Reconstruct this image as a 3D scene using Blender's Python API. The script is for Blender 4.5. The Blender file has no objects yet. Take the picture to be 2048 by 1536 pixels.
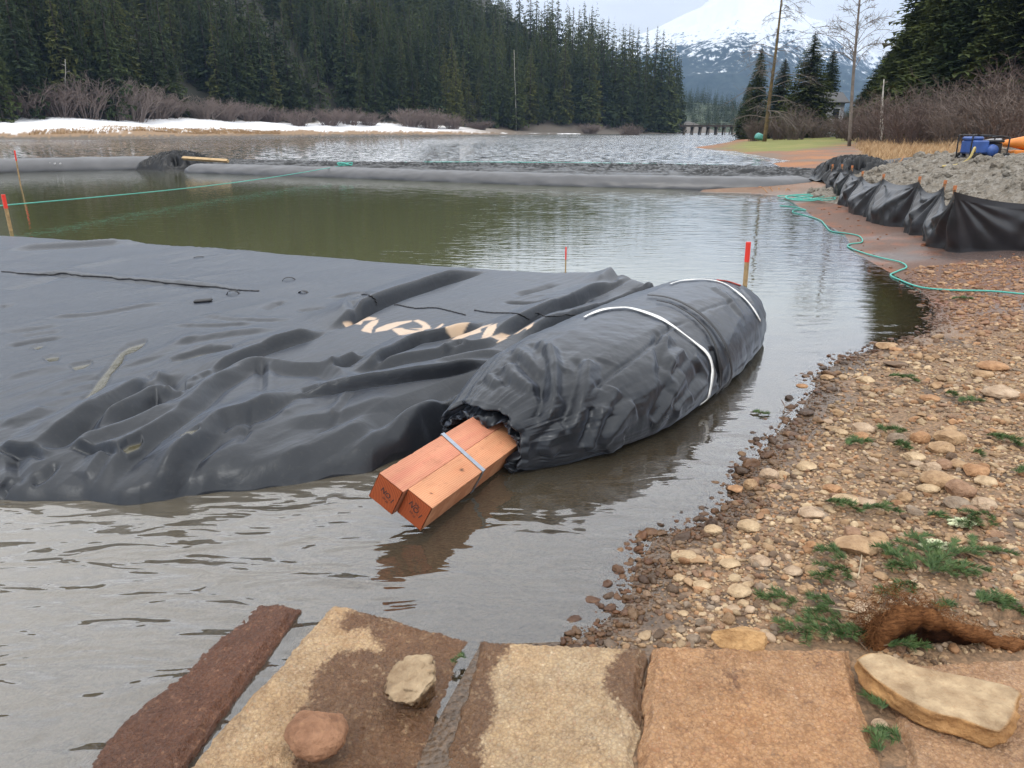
import bpy, math, random
import numpy as np
R = math.radians
random.seed(7); rng = np.random.default_rng(7)
scn = bpy.context.scene
COL = scn.collection
# ------------------------------------------------------------------ camera
CF, CP, CH = 1479.0, math.atan(508/1479.0), 1.55
cam = bpy.data.cameras.new("camera"); camo = bpy.data.objects.new("camera", cam); COL.objects.link(camo)
cam.sensor_width = 36; cam.lens = 36*CF/2048; cam.clip_start = .05; cam.clip_end = 12000
camo.location = (0, 0, CH); camo.rotation_euler = (R(90)-CP, 0, 0)
scn.camera = camo
# ------------------------------------------------------------------ sky
w = bpy.data.worlds.new("World"); scn.world = w; w.use_nodes = True
nt = w.node_tree; nt.nodes.clear()
def wn(t, **k):
    n = nt.nodes.new(t)
    for a, b in k.items(): setattr(n, a, b)
    return n
wl = nt.links.new
SUN_EL, SUN_AZ = 52, 200
sky = wn('ShaderNodeTexSky', sky_type='NISHITA', sun_disc=False, sun_elevation=R(SUN_EL), sun_rotation=R(SUN_AZ))
tc = wn('ShaderNodeTexCoord'); sep = wn('ShaderNodeSeparateXYZ'); wl(tc.outputs['Generated'], sep.inputs[0])
el = wn('ShaderNodeValToRGB'); wl(sep.outputs['Z'], el.inputs[0])
for k_, (p_, v_) in enumerate([(0, 1.3), (.145, 1.32), (.185, 2.35), (1, 2.6)]):
    if k_ > 1: el.color_ramp.elements.new(.5)
    el.color_ramp.elements[k_].position = p_; el.color_ramp.elements[k_].color = (v_/3, v_/3, v_/3, 1)
mp = wn('ShaderNodeMapping'); mp.inputs['Scale'].default_value = (1, 1, 3.2); wl(tc.outputs['Generated'], mp.inputs[0])
cn = wn('ShaderNodeTexNoise'); cn.inputs['Scale'].default_value = 2.6; cn.inputs['Detail'].default_value = 6; wl(mp.outputs[0], cn.inputs['Vector'])
cr = wn('ShaderNodeMapRange'); cr.inputs['From Min'].default_value = .3; cr.inputs['From Max'].default_value = .7
cr.inputs['To Min'].default_value = .80; cr.inputs['To Max'].default_value = 1.14; wl(cn.outputs['Fac'], cr.inputs['Value'])
m3 = wn('ShaderNodeMath', operation='MULTIPLY'); wl(el.outputs[0], m3.inputs[0]); m3.inputs[1].default_value = 3.
mu = wn('ShaderNodeMath', operation='MULTIPLY'); wl(m3.outputs[0], mu.inputs[0]); wl(cr.outputs[0], mu.inputs[1])
cc = wn('ShaderNodeMix', data_type='RGBA'); wl(cr.outputs[0], cc.inputs['Factor'])
cc.inputs['A'].default_value = (.97, .98, 1.0, 1); cc.inputs['B'].default_value = (1, .99, .97, 1)
bc = wn('ShaderNodeBackground'); wl(cc.outputs['Result'], bc.inputs['Color']); wl(mu.outputs[0], bc.inputs['Strength'])
bs = wn('ShaderNodeBackground'); wl(sky.outputs[0], bs.inputs['Color']); bs.inputs['Strength'].default_value = .1
mx = wn('ShaderNodeMixShader'); mx.inputs[0].default_value = .94; wl(bs.outputs[0], mx.inputs[1]); wl(bc.outputs[0], mx.inputs[2])
wo = wn('ShaderNodeOutputWorld'); wl(mx.outputs[0], wo.inputs[0])
sun = bpy.data.lights.new("sun", 'SUN'); sun.energy = 1.1; sun.angle = R(14); sun.color = (1, .96, .9)
suno = bpy.data.objects.new("sun", sun); COL.objects.link(suno)
suno.rotation_euler = (R(90-SUN_EL), 0, R(SUN_AZ-180)*-1)
scn.view_settings.view_transform = 'Standard'; scn.view_settings.look = 'None'
scn.view_settings.exposure = 0; scn.view_settings.gamma = 1
scn.cycles.volume_bounces = 0; scn.cycles.max_bounces = 8; scn.cycles.transparent_max_bounces = 12
scn.cycles.caustics_reflective = False; scn.cycles.caustics_refractive = False

# ------------------------------------------------------------------ helpers
cp_, sp_ = math.cos(CP), math.sin(CP)
def ray(x, y):
    a = (np.asarray(x, float)-1024)/CF; b = -(np.asarray(y, float)-768)/CF
    return a, cp_+b*sp_, -sp_+b*cp_
def G(x, y, z=0.):                                   # photo point on the level z
    dx, dy, dz = ray(x, y); t = (z-CH)/dz
    return np.stack([dx*t, dy*t, np.zeros_like(t)+z], -1)
def at(x, y, Y):                                     # photo point at distance Y
    dx, dy, dz = ray(x, y); t = Y/dy
    return np.stack([dx*t, dy*t, CH+dz*t], -1)
def proj(P):
    P = np.asarray(P, float); x = P[..., 0]; y = P[..., 1]; z = P[..., 2]-CH
    d = y*cp_-z*sp_; u = y*sp_+z*cp_
    return 1024+CF*x/d, 768-CF*u/d
def sm(a, b, x):
    t = np.clip((np.asarray(x, float)-a)/(b-a), 0, 1); return t*t*(3-2*t)
_perm = rng.permutation(256).astype(np.int64); _perm = np.concatenate([_perm, _perm, _perm])
_g3 = rng.normal(size=(256, 3)); _g3 /= np.linalg.norm(_g3, axis=1)[:, None]
def noise(P, s=1.0):                                 # gradient noise, about -1..1
    P = np.asarray(P, float)*s
    if P.shape[-1] == 2: P = np.concatenate([P, np.full(P.shape[:-1]+(1,), .37)], -1)
    sh = P.shape[:-1]; P = P.reshape(-1, 3); i = np.floor(P).astype(np.int64); f = P-i; i &= 255
    u = f*f*f*(f*(f*6-15)+10); out = 0
    for a in (0, 1):
        for b in (0, 1):
            for c in (0, 1):
                h = _perm[_perm[_perm[i[:, 0]+a]+i[:, 1]+b]+i[:, 2]+c]
                g = _g3[h]
                d = g[:, 0]*(f[:, 0]-a)+g[:, 1]*(f[:, 1]-b)+g[:, 2]*(f[:, 2]-c)
                out = out+d*np.where(a, u[:, 0], 1-u[:, 0])*np.where(b, u[:, 1], 1-u[:, 1])*np.where(c, u[:, 2], 1-u[:, 2])
    return (out*1.6).reshape(sh)
def fbm(P, s=1., o=4, g=.5):
    r = 0; a = 1
    for k in range(o): r = r+a*noise(P, s*(2.03**k)); a *= g
    return r
def mesh(name, V, F, mat=None, parent=None, smooth=True, attrs=None, uv=None):
    me = bpy.data.meshes.new(name); V = np.asarray(V, np.float32).reshape(-1, 3)
    if isinstance(F, np.ndarray): F = [F]
    F = [np.asarray(f, np.int32) for f in F if len(f)]
    me.vertices.add(len(V)); me.vertices.foreach_set('co', V.ravel())
    nl = sum(f.size for f in F); npoly = sum(len(f) for f in F)
    me.loops.add(nl); me.polygons.add(npoly)
    me.loops.foreach_set('vertex_index', np.concatenate([f.ravel() for f in F]))
    tot = np.concatenate([np.full(len(f), f.shape[1], np.int32) for f in F])
    st = np.concatenate([[0], np.cumsum(tot)[:-1]]).astype(np.int32)
    me.polygons.foreach_set('loop_start', st); me.polygons.foreach_set('loop_total', tot)
    me.polygons.foreach_set('use_smooth', np.full(npoly, smooth))
    me.update(calc_edges=True)
    for k, v in (attrs or {}).items():
        v = np.asarray(v, np.float32)
        if v.ndim == 1:
            a = me.attributes.new(k, 'FLOAT', 'POINT'); a.data.foreach_set('value', v)
        else:
            if v.shape[1] == 3: v = np.concatenate([v, np.ones((len(v), 1), np.float32)], 1)
            a = me.attributes.new(k, 'FLOAT_COLOR', 'POINT'); a.data.foreach_set('color', v.ravel())
    if mat is not None: me.materials.append(mat)
    o = bpy.data.objects.new(name, me); COL.objects.link(o)
    if parent is not None: o.parent = parent
    return o
def gridf(n, m, loop=False):                         # faces of an n x m vertex grid; loop closes the second direction
    i = np.arange(n-1)[:, None]; j = np.arange(m if loop else m-1)[None, :]; j2 = (j+1) % m
    return np.stack([i*m+j, i*m+j2, (i+1)*m+j2, (i+1)*m+j], -1).reshape(-1, 4)
def tag(o, label=None, cat=None, group=None, kind=None):
    if label: o['label'] = label
    if cat: o['category'] = cat
    if group: o['group'] = group
    if kind: o['kind'] = kind
    return o
def empty(name, loc=(0, 0, 0)):
    o = bpy.data.objects.new(name, None); o.location = loc; COL.objects.link(o); return o
def parts_local(o, V): return np.asarray(V)-np.array(o.location)
def tube(P, r, n=6, cap=True):
    P = np.asarray(P, float); m = len(P); r = np.broadcast_to(np.asarray(r, float), (m,))
    T = np.gradient(P, axis=0); T /= np.linalg.norm(T, axis=1)[:, None]+1e-9
    up = np.array([0, 0, 1.]) if abs(T[0, 2]) < .9 else np.array([1., 0, 0])
    A = np.cross(T, up); A /= np.linalg.norm(A, axis=1)[:, None]+1e-9; B = np.cross(T, A)
    th = np.linspace(0, 2*np.pi, n, endpoint=False)
    V = P[:, None]+r[:, None, None]*(np.cos(th)[None, :, None]*A[:, None]+np.sin(th)[None, :, None]*B[:, None])
    F = [gridf(m, n, True)]
    if cap: F += [np.arange(n)[None, ::-1], (np.arange(n)+(m-1)*n)[None]]
    return V.reshape(-1, 3), F
def join(parts):
    Vs = []; by = {}; o = 0
    for V, F in parts:
        if isinstance(F, np.ndarray): F = [F]
        for f in F:
            f = np.asarray(f)
            by.setdefault(f.shape[1], []).append(f+o)
        Vs.append(V); o += len(V)
    return np.concatenate(Vs), [np.concatenate(v) for v in by.values()]
def box(c, s, rot=0, bev=0):
    c = np.array(c, float); s = np.array(s, float)/2
    V = np.array([(x, y, z) for z in (-1, 1) for y in (-1, 1) for x in (-1, 1)], float)*s
    F = np.array([(0, 2, 3, 1), (4, 5, 7, 6), (0, 1, 5, 4), (2, 6, 7, 3), (0, 4, 6, 2), (1, 3, 7, 5)])
    if bev:
        b = min(bev, *(s*.9)); Vn = []; idx = {}
        for sz in (-1, 1):
            for sy in (-1, 1):
                for sx in (-1, 1):
                    for k in range(3):
                        p = s-b; p = p.copy(); p[k] = s[k]; idx[(sx, sy, sz, k)] = len(Vn); Vn.append(p*np.array([sx, sy, sz]))
        V = np.array(Vn); Q = []; Tt = []
        for k in range(3):
            a, c2 = [(1, 2), (2, 0), (0, 1)][k]
            for sg in (-1, 1):
                q = []
                for (u, v) in ((-1, -1), (1, -1), (1, 1), (-1, 1)):
                    t = [0, 0, 0]; t[k] = sg; t[a] = u; t[c2] = v; q.append(idx[(*t, k)])
                Q.append(q if sg > 0 else q[::-1])
        for k in range(3):
            a, c2 = [(1, 2), (2, 0), (0, 1)][k]
            for u in (-1, 1):
                for v in (-1, 1):
                    t1 = [0, 0, 0]; t1[a] = u; t1[c2] = v; t1[k] = -1; t2 = list(t1); t2[k] = 1
                    q = [idx[(*t1, a)], idx[(*t2, a)], idx[(*t2, c2)], idx[(*t1, c2)]]
                    Q.append(q if u*v < 0 else q[::-1])
        for sz in (-1, 1):
            for sy in (-1, 1):
                for sx in (-1, 1):
                    t = [idx[(sx, sy, sz, k)] for k in range(3)]
                    Tt.append(t if sx*sy*sz > 0 else t[::-1])
        F = [np.array(Q), np.array(Tt)]
    cr, sr = math.cos(rot), math.sin(rot)
    V = np.stack([V[:, 0]*cr-V[:, 1]*sr, V[:, 0]*sr+V[:, 1]*cr, V[:, 2]], -1)+c
    return V, (F if isinstance(F, list) else [F])
def seg_dist(Q, A, B):                               # distance of points Q to the segments AB, 2-D
    d = B-A; L = (d*d).sum(-1)+1e-12; best = np.full(len(Q), 1e18)
    for k in range(len(A)):
        t = np.clip(((Q-A[k])@d[k])/L[k], 0, 1)
        r = Q-A[k]-t[:, None]*d[k]; best = np.minimum(best, (r*r).sum(-1))
    return np.sqrt(best)
def inside(Q, P):
    c = np.zeros(len(Q), bool); x, y = Q[:, 0], Q[:, 1]
    for k in range(len(P)):
        x1, y1 = P[k]; x2, y2 = P[(k+1) % len(P)]
        if y1 == y2: continue
        m = ((y1 > y) != (y2 > y)) & (x < (x2-x1)*(y-y1)/(y2-y1)+x1); c ^= m
    return c
def sdp(Q, P):
    P = np.asarray(P); d = seg_dist(Q, P, np.roll(P, -1, 0)); return np.where(inside(Q, P), d, -d)
# icosphere
def ico(sub):
    t = (1+5**.5)/2
    V = [(-1, t, 0), (1, t, 0), (-1, -t, 0), (1, -t, 0), (0, -1, t), (0, 1, t), (0, -1, -t), (0, 1, -t), (t, 0, -1), (t, 0, 1), (-t, 0, -1), (-t, 0, 1)]
    F = [(0, 11, 5), (0, 5, 1), (0, 1, 7), (0, 7, 10), (0, 10, 11), (1, 5, 9), (5, 11, 4), (11, 10, 2), (10, 7, 6), (7, 1, 8), (3, 9, 4), (3, 4, 2), (3, 2, 6), (3, 6, 8), (3, 8, 9), (4, 9, 5), (2, 4, 11), (6, 2, 10), (8, 6, 7), (9, 8, 1)]
    V = [np.array(v)/np.linalg.norm(v) for v in V]
    for _ in range(sub):
        c = {}; NF = []
        def mid(a, b):
            k = (min(a, b), max(a, b))
            if k not in c:
                m = V[a]+V[b]; V.append(m/np.linalg.norm(m)); c[k] = len(V)-1
            return c[k]
        for a, b, d in F:
            x, y, z = mid(a, b), mid(b, d), mid(d, a); NF += [(a, x, z), (b, y, x), (d, z, y), (x, y, z)]
        F = NF
    return np.array(V), np.array(F)
ICO1, ICO2, ICO3, ICO4 = ico(1), ico(2), ico(3), ico(4)
# ------------------------------------------------------------------ materials
class M:
    def __init__(s, name):
        s.m = bpy.data.materials.new(name); s.m.use_nodes = True; s.t = s.m.node_tree; s.t.nodes.clear()
        s.out = s.n('ShaderNodeOutputMaterial')
    def n(s, ty, ins=None, **k):
        x = s.t.nodes.new(ty)
        for a, b in k.items(): setattr(x, a, b)
        for a, b in (ins or {}).items(): s.set(x.inputs[a], b)
        return x
    def set(s, i, v):
        if isinstance(v, bpy.types.NodeSocket): s.t.links.new(v, i)
        else:
            if isinstance(v, tuple) and len(v) == 3 and i.type == 'RGBA': v = (*v, 1)
            i.default_value = v
    def coord(s, kind='Object', scale=(1, 1, 1), rot=(0, 0, 0)):
        if kind == 'Pos': c = s.n('ShaderNodeNewGeometry').outputs['Position']
        else: c = s.n('ShaderNodeTexCoord').outputs[kind]
        return s.n('ShaderNodeMapping', {'Vector': c, 'Scale': scale, 'Rotation': rot}).outputs[0]
    def noise(s, sc, det=4, vec=None, rough=.55, dist=0):
        i = {'Scale': sc, 'Detail': det, 'Roughness': rough, 'Distortion': dist}
        if vec is not None: i['Vector'] = vec
        return s.n('ShaderNodeTexNoise', i).outputs['Fac']
    def vor(s, sc, vec=None, out='Distance', feature='F1'):
        i = {'Scale': sc}
        if vec is not None: i['Vector'] = vec
        return s.n('ShaderNodeTexVoronoi', i, feature=feature).outputs[out]
    def ramp(s, f, stops):
        r = s.n('ShaderNodeValToRGB', {'Fac': f}); e = r.color_ramp.elements
        while len(e) < len(stops): e.new(.5)
        for k, (p, c) in enumerate(stops):
            if not isinstance(c, tuple): c = (c, c, c)
            e[k].position = p; e[k].color = (*c, 1)
        return r.outputs['Color']
    def mr(s, f, a, b, c, d):
        return s.n('ShaderNodeMapRange', {'Value': f, 'From Min': a, 'From Max': b, 'To Min': c, 'To Max': d}).outputs[0]
    def mix(s, f, a, b, mode='MIX'):
        x = s.n('ShaderNodeMix', data_type='RGBA', blend_type=mode); s.set(x.inputs['Factor'], f); s.set(x.inputs['A'], a); s.set(x.inputs['B'], b)
        return x.outputs['Result']
    def math(s, op, a, b=0.):
        x = s.n('ShaderNodeMath', operation=op); s.set(x.inputs[0], a); s.set(x.inputs[1], b); return x.outputs[0]
    def attr(s, name, out='Fac'): return s.n('ShaderNodeAttribute', attribute_name=name).outputs[out]
    def bump(s, h, dist, st=1., nrm=None):
        i = {'Height': h, 'Distance': dist, 'Strength': st}
        if nrm is not None: i['Normal'] = nrm
        return s.n('ShaderNodeBump', i).outputs[0]
    def pbr(s, col, rough=.6, nrm=None, metal=0, spec=.5, **k):
        i = {'Base Color': col, 'Roughness': rough, 'Metallic': metal, 'Specular IOR Level': spec}; i.update(k)
        if nrm is not None: i['Normal'] = nrm
        b = s.n('ShaderNodeBsdfPrincipled', i); s.t.links.new(b.outputs[0], s.out.inputs[0]); return s.m
def simple(name, col, rough=.6, metal=0, var=.25, sc=12., bump=.0, spec=.5):
    m = M(name); v = m.coord('Object'); f = m.noise(sc, 5, v)
    c = m.mix(m.mr(f, .3, .7, 0, 1), tuple(x*(1-var) for x in col), tuple(min(1, x*(1+var)) for x in col))
    n = m.bump(f, bump) if bump else None
    return m.pbr(c, rough, n, metal, spec)
# ------------------------------------------------------------------ ground
def gp(L, z=0.): return [tuple(G(x, y, z)[:2]) for x, y in L]
near_shore = [(960, 1290), (1150, 1282), (1190, 1262), (1215, 1238), (1245, 1220), (1262, 1190), (1268, 1150), (1292, 1110), (1306, 1078), (1350, 1062), (1400, 1050), (1440, 1025), (1470, 1000), (1462, 975), (1490, 950), (1530, 900), (1545, 878), (1560, 860), (1600, 835), (1612, 800), (1632, 775), (1628, 755), (1655, 738), (1700, 712), (1740, 702), (1800, 685), (1860, 664), (1872, 640), (1868, 612), (1850, 588), (1800, 556), (1750, 528), (1710, 505), (1690, 470), (1640, 442), (1590, 408), (1560, 392), (1500, 387), (1400, 384.5), (1405, 380)]
far_shore = [(1560, 333), (1545, 327), (1580, 322), (1530, 314), (1470, 303), (1425, 300), (1388, 294.5), (1425, 290), (1462, 283), (1480, 277), (1478, 272), (1470, 269), (1463, 267.2)]
LAND_R = np.array([(-.5, -30), (-.45, .9)]+gp(near_shore)+gp(far_shore)+[(140, 420), (300, 900), (2500, 1500), (2500, -900), (0, -900)])
LAND_L = np.array(gp([(-900, 302), (-300, 287), (0, 279), (300, 277.5), (600, 272.6), (800, 271), (1000, 270), (1100, 269), (1360, 267.3), (1388, 266.6)])+[(130, 460), (260, 900), (-1500, 2500), (-3000, 600)])
FAR_SNOW = [(0, 262)]
def sds(Q):
    Q = np.asarray(Q, float)[:, :2]
    return sdp(Q, LAND_R), sdp(Q, LAND_L)
def terrain(Q):
    Q = np.asarray(Q, float)[:, :2]; a, b = sds(Q); d = np.hypot(Q[:, 0], Q[:, 1])
    n1 = fbm(Q, .9, 4); n2 = fbm(Q, .05, 4)
    ar = np.maximum(a, 0)
    hr = .085*np.minimum(ar, 1.6)+.03*np.clip(ar-1.6, 0, 12)+.014*np.clip(ar-13, 0, 40)+.22*np.clip(ar-34, 0, 200)
    hr = hr*(1+.25*n2)+.018*n1*sm(0, 1, ar)+.10*n2*sm(2, 14, ar)
    bl = np.maximum(b, 0); lf = sm(-40, 60, -Q[:, 0])
    hl = (.02+.12*lf)*np.minimum(bl, 30)+.55*np.clip(bl-(30-20*sm(-20, 45, Q[:, 0])), 0, 190)*(.55+.45*sm(0, 90, 70-Q[:, 0]))
    hl = hl*(1+.12*n2)+.25*n2*sm(0, 12, bl)
    sl = (Q[:, 1] < 2.0) & (Q[:, 1] > .9) & (Q[:, 0] > -1.4) & (Q[:, 0] < 3); hr = np.where(sl, np.minimum(hr, .05+.25*np.clip(Q[:, 1]-1.93, 0, 1)), hr)
    out = -np.minimum(-np.maximum(a, b), 1e9); dist = -out
    bed = -(.10*np.minimum(dist, 3.)+.05*np.clip(dist-3, 0, 20))+.012*n1*sm(0, .8, dist)
    bed = np.maximum(bed, -1.6)
    return np.where(a > 0, hr, np.where(b > 0, hl, bed))
def gz(x, y): return float(terrain(np.array([[x, y]]))[0])
th = np.concatenate([np.linspace(-180, -48, 34)[:-1], np.linspace(-48, 48, 900), np.linspace(48, 180, 34)[1:-1]])*np.pi/180
rr = np.concatenate([np.geomspace(.25, 1.2, 14)[:-1], np.geomspace(1.2, 12, 620)[:-1], np.geomspace(12, 320, 330)[:-1], np.geomspace(320, 5600, 60)])
TT, RR = np.meshgrid(th, rr); Q = np.stack([RR*np.sin(TT), RR*np.cos(TT)], -1).reshape(-1, 2)
ZT = terrain(Q); SA, SB = sds(Q)
# base colours of the place: mud, gravel, lawn, straw, snow, forest floor
n_lo, n_mid, n_hi = fbm(Q, .25, 4), fbm(Q, 2.2, 4), fbm(Q, 9., 3)
def lerp(c, d, f): f = np.clip(f, 0, 1)[:, None]; return c*(1-f)+np.array(d)*f
colr = np.tile(np.array([.19, .125, .075]), (len(Q), 1))
colr = lerp(colr, (.25, .155, .09), sm(-.3, .6, n_mid))
colr = lerp(colr, (.11, .078, .055), sm(.15, .6, n_mid+.3*n_hi))
redw = sm(5.4, 6.8, Q[:, 1]+.4*n_lo)*(1-sm(15, 24, Q[:, 1]))
colr = lerp(colr, (.11, .062, .05), redw*.85*(SA > -1)); colr = lerp(colr, (.22, .085, .04), redw*sm(.15, .5, n_mid+.4*n_hi)*.6)
colr = lerp(colr, (.10, .085, .085), redw*sm(.0, .5, n_lo-.3*n_mid)*.7)
damp_shade = 1-sm(.02, .35, SA+.12*n_mid)  # real dampness of the soil along the waterline
colr = lerp(colr, (.07, .05, .036), damp_shade*(SA > -.5)*(RR.ravel() < 6)*.8)
far = sm(18, 28, Q[:, 1])*(SA > -2)
colr = lerp(colr, (.21, .105, .06), far*.95); colr = lerp(colr, (.30, .13, .05), far*sm(.0, .5, n_lo+.4*n_mid))
colr = lerp(colr, (.15, .12, .09), far*sm(.1, .5, -n_lo)*.8)
lawnp = np.array(gp([(1490, 295), (1450, 289), (1480, 281), (1530, 275), (1560, 271), (1690, 271), (1720, 284), (1660, 293), (1580, 297)], .35))
ls = sdp(Q, lawnp); colr = lerp(colr, (.16, .17, .035), sm(-1.5, 1.5, ls+1.5*n_mid)*sm(-6, 2, ls)); colr = lerp(colr, (.24, .21, .06), sm(0, 2, ls)*sm(0, .5, n_lo)*.6)
strawp = np.array(gp([(1690, 322), (1740, 300), (1720, 285), (1950, 280), (1990, 300), (1900, 322), (1800, 330)], .6))
ss = sdp(Q, strawp); colr = lerp(colr, (.30, .19, .09), sm(-.6, .8, ss+.8*n_mid))
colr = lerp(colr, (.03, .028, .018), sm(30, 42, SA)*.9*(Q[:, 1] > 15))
# left bank: gravel, straw, snow, forest floor
lb = SB > -1
colr = lerp(colr, (.10, .085, .07), lb*1.)
colr = lerp(colr, (.26, .17, .095), lb*sm(1.5, 4.5, SB+3*n_mid)*sm(10, -25, Q[:, 0])*.95)
lf_ = sm(-5, -35, Q[:, 0])*.0+1
snowm = lb*sm(.0, .12, (SB-8.)/20+.20*n_lo+.12*n_mid+.05*n_hi)*(1-sm(25, 30, SB+2*n_mid))
snowm *= 1-sm(10, 34, Q[:, 0]+4*n_lo); snowm *= 1-sm(7, 10, SB)*sm(-30, 0, Q[:, 0])
sn2 = np.array(gp([(1082, 266.6), (1085, 268.2), (1160, 268.2), (1165, 267)])); c2 = sn2.mean(0)
snowm = np.maximum(snowm, (np.exp(-(((Q[:, 0]-c2[0])/8)**2+((SB-2.6)/2.2)**2)*1.4) > .5)*1.)
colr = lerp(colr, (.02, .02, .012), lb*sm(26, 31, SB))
sn3 = np.array(gp([(1530, 270.6), (1545, 273.5), (1650, 273), (1648, 270.2)], .5)); s3 = sdp(Q, sn3)
snowm = np.maximum(snowm, sm(-.6, .6, s3+1.2*n_lo)*(SA > 0))
colr = lerp(colr, (.86, .88, .92), snowm); ZT = ZT+snowm*(.18*(SB > 0)+.1*(SA > 0))
bed_ = (np.maximum(SA, SB) < 0)
colr = lerp(colr, (.11, .085, .055), bed_*.75)
redb = bed_*sm(.9, .2, np.hypot((Q[:, 0]-4.9)/1.2, (Q[:, 1]-9.0)/2.8)); colr = lerp(colr, (.30, .11, .03), redb*.9)
wetv = np.clip(damp_shade*(RR.ravel() < 8)+redw*sm(-.2, .4, n_lo)*.9+bed_, 0, 1)*(1-snowm)
gm = M("ground_soil")
v = gm.coord('Pos'); c = gm.attr('col', 'Color'); wet = gm.attr('wet')
nf = gm.noise(90, 5, v); nv = gm.vor(55, v, 'Color'); big = gm.vor(18, v)
dn = gm.n('ShaderNodeSeparateXYZ', {'Vector': gm.n('ShaderNodeNewGeometry').outputs['Position']}).outputs['Y']
fade = gm.mr(dn, 5, 40, 1, .25)
c1 = gm.mix(gm.math('MULTIPLY', fade, .65), c, gm.mix(1., c, gm.mix(gm.mr(nf, .3, .7, 0, 1), (.45, .45, .45), (1.5, 1.45, 1.4)), 'MULTIPLY'))
grey = gm.n('ShaderNodeSeparateColor', {'Color': nv}).outputs[0]
c2_ = gm.mix(gm.math('MULTIPLY', fade, .5), c1, gm.mix(1., c1, gm.mix(grey, (.55, .55, .55), (1.5, 1.4, 1.3)), 'MULTIPLY'))
hb = gm.math('ADD', gm.math('MULTIPLY', nf, .5), gm.math('MULTIPLY', gm.math('SUBTRACT', 1., gm.vor(55, v)), .6))
nb = gm.bump(hb, .012, .8)
gm.pbr(c2_, gm.mr(wet, 0, 1, .85, .16), nb, 0, .5)
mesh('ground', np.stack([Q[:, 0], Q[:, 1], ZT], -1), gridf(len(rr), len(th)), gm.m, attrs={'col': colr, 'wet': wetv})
tag(bpy.data.objects['ground'], kind='structure')
# ------------------------------------------------------------------ water
rw = np.concatenate([[.05], np.geomspace(.5, 14, 260)[:-1], np.geomspace(14, 3000, 200)])
tw = np.concatenate([np.linspace(-180, -50, 20)[:-1], np.linspace(-50, 50, 420), np.linspace(50, 180, 20)[1:]])*np.pi/180
TW, RW = np.meshgrid(tw, rw); QW = np.stack([RW*np.sin(TW), RW*np.cos(TW)], -1).reshape(-1, 2)
zb = terrain(QW); dep = np.maximum(0, -zb)
px, py = proj(np.concatenate([QW, np.zeros((len(QW), 1))], 1)); beh = QW[:, 1] < .3
nearw = 1-sm(3., 7.5, QW[:, 1])
murk = 1-np.exp(-dep*(5.+8*(1-nearw)))
murk = murk*(1-.75*np.exp(-((QW[:, 0]-4.6)/1.5)**2-((QW[:, 1]-8.6)/3.2)**2))
pool = sm(4, 8, QW[:, 1]+.25*QW[:, 0])
mc = np.array([.15, .128, .092])*(1-pool[:, None])+np.array([.088, .090, .040])*pool[:, None]
river = sm(24, 34, QW[:, 1])[:, None]; mc = mc*(1-river)+np.array([.07, .075, .07])*river
ruf = .16+.55*sm(.0, -1.0, QW[:, 0])*nearw+.0*pool
ruf = np.where(QW[:, 1] > 4.5, .08, ruf)
ruf = ruf+.06*sm(-.5, 3.0, QW[:, 0]-.02*QW[:, 1])*sm(7, 12, QW[:, 1])
riv = sm(25, 40, QW[:, 1])
ruf = ruf*(1-riv)+riv*.15
side = sm(-.38, -.02, QW[:, 0]/(np.abs(QW[:, 1])+1e-3)); chop = riv*(.40+.9*side)*(1+.5*noise(QW, .05))+(1-riv)*sm(9, 20, QW[:, 1])*.10*side
wm = M("water")
v = wm.coord('Pos', (1, 1, 1)); v2 = wm.coord('Pos', (.55, 1.5, 1), (0, 0, R(12)))
far_ = wm.mr(wm.n('ShaderNodeSeparateXYZ', {'Vector': wm.n('ShaderNodeNewGeometry').outputs['Position']}).outputs['Y'], 8, 60, 0, 1)
h1 = wm.noise(5.2, 2, v2, .45, .6); h2 = wm.noise(11, 2, v2, .5); h3 = wm.noise(1.1, 3, wm.coord('Pos', (.6, 2.2, 1)), .5)
hh = wm.math('ADD', wm.math('ADD', wm.math('MULTIPLY', h1, 1.), wm.math('MULTIPLY', h2, .14)), wm.math('MULTIPLY', wm.math('MULTIPLY', h3, far_), 1.8))
bn = wm.n('ShaderNodeBump', {'Height': hh, 'Distance': .045, 'Strength': wm.attr('ruf')}).outputs[0]
nc = wm.n('ShaderNodeTexNoise', {'Vector': wm.coord('Pos', (1, 1.4, 1)), 'Scale': 2.4, 'Detail': 3}).outputs['Color']
nv_ = wm.n('ShaderNodeVectorMath', {0: nc, 1: (.5, .5, .5)}, operation='SUBTRACT').outputs[0]; nv_ = wm.n('ShaderNodeVectorMath', {0: nv_, 1: (1, 1, 0)}, operation='MULTIPLY').outputs[0]
nv_ = wm.n('ShaderNodeVectorMath', {0: nv_, 1: (0, -.055, 0)}, operation='ADD').outputs[0]; nv_ = wm.n('ShaderNodeVectorMath', {0: nv_, 'Scale': wm.attr('chop')}, operation='SCALE').outputs[0]
bn = wm.n('ShaderNodeVectorMath', {0: bn, 1: nv_}, operation='ADD').outputs[0]; bn = wm.n('ShaderNodeVectorMath', {0: bn}, operation='NORMALIZE').outputs[0]
fr = wm.math('POWER', wm.n('ShaderNodeFresnel', {'IOR': 1.8, 'Normal': bn}).outputs[0], .85)
gl = wm.n('ShaderNodeBsdfGlossy', {'Color': (.97, .98, 1, 1), 'Roughness': .015, 'Normal': bn}).outputs[0]
df = wm.n('ShaderNodeBsdfDiffuse', {'Color': wm.attr('col', 'Color')}).outputs[0]
tr = wm.n('ShaderNodeBsdfTransparent', {'Color': (.93, .90, .82, 1)}).outputs[0]
m1 = wm.n('ShaderNodeMixShader', {0: wm.attr('murk'), 1: tr, 2: df}).outputs[0]
m2 = wm.n('ShaderNodeMixShader', {0: fr, 1: m1, 2: gl}).outputs[0]
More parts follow.
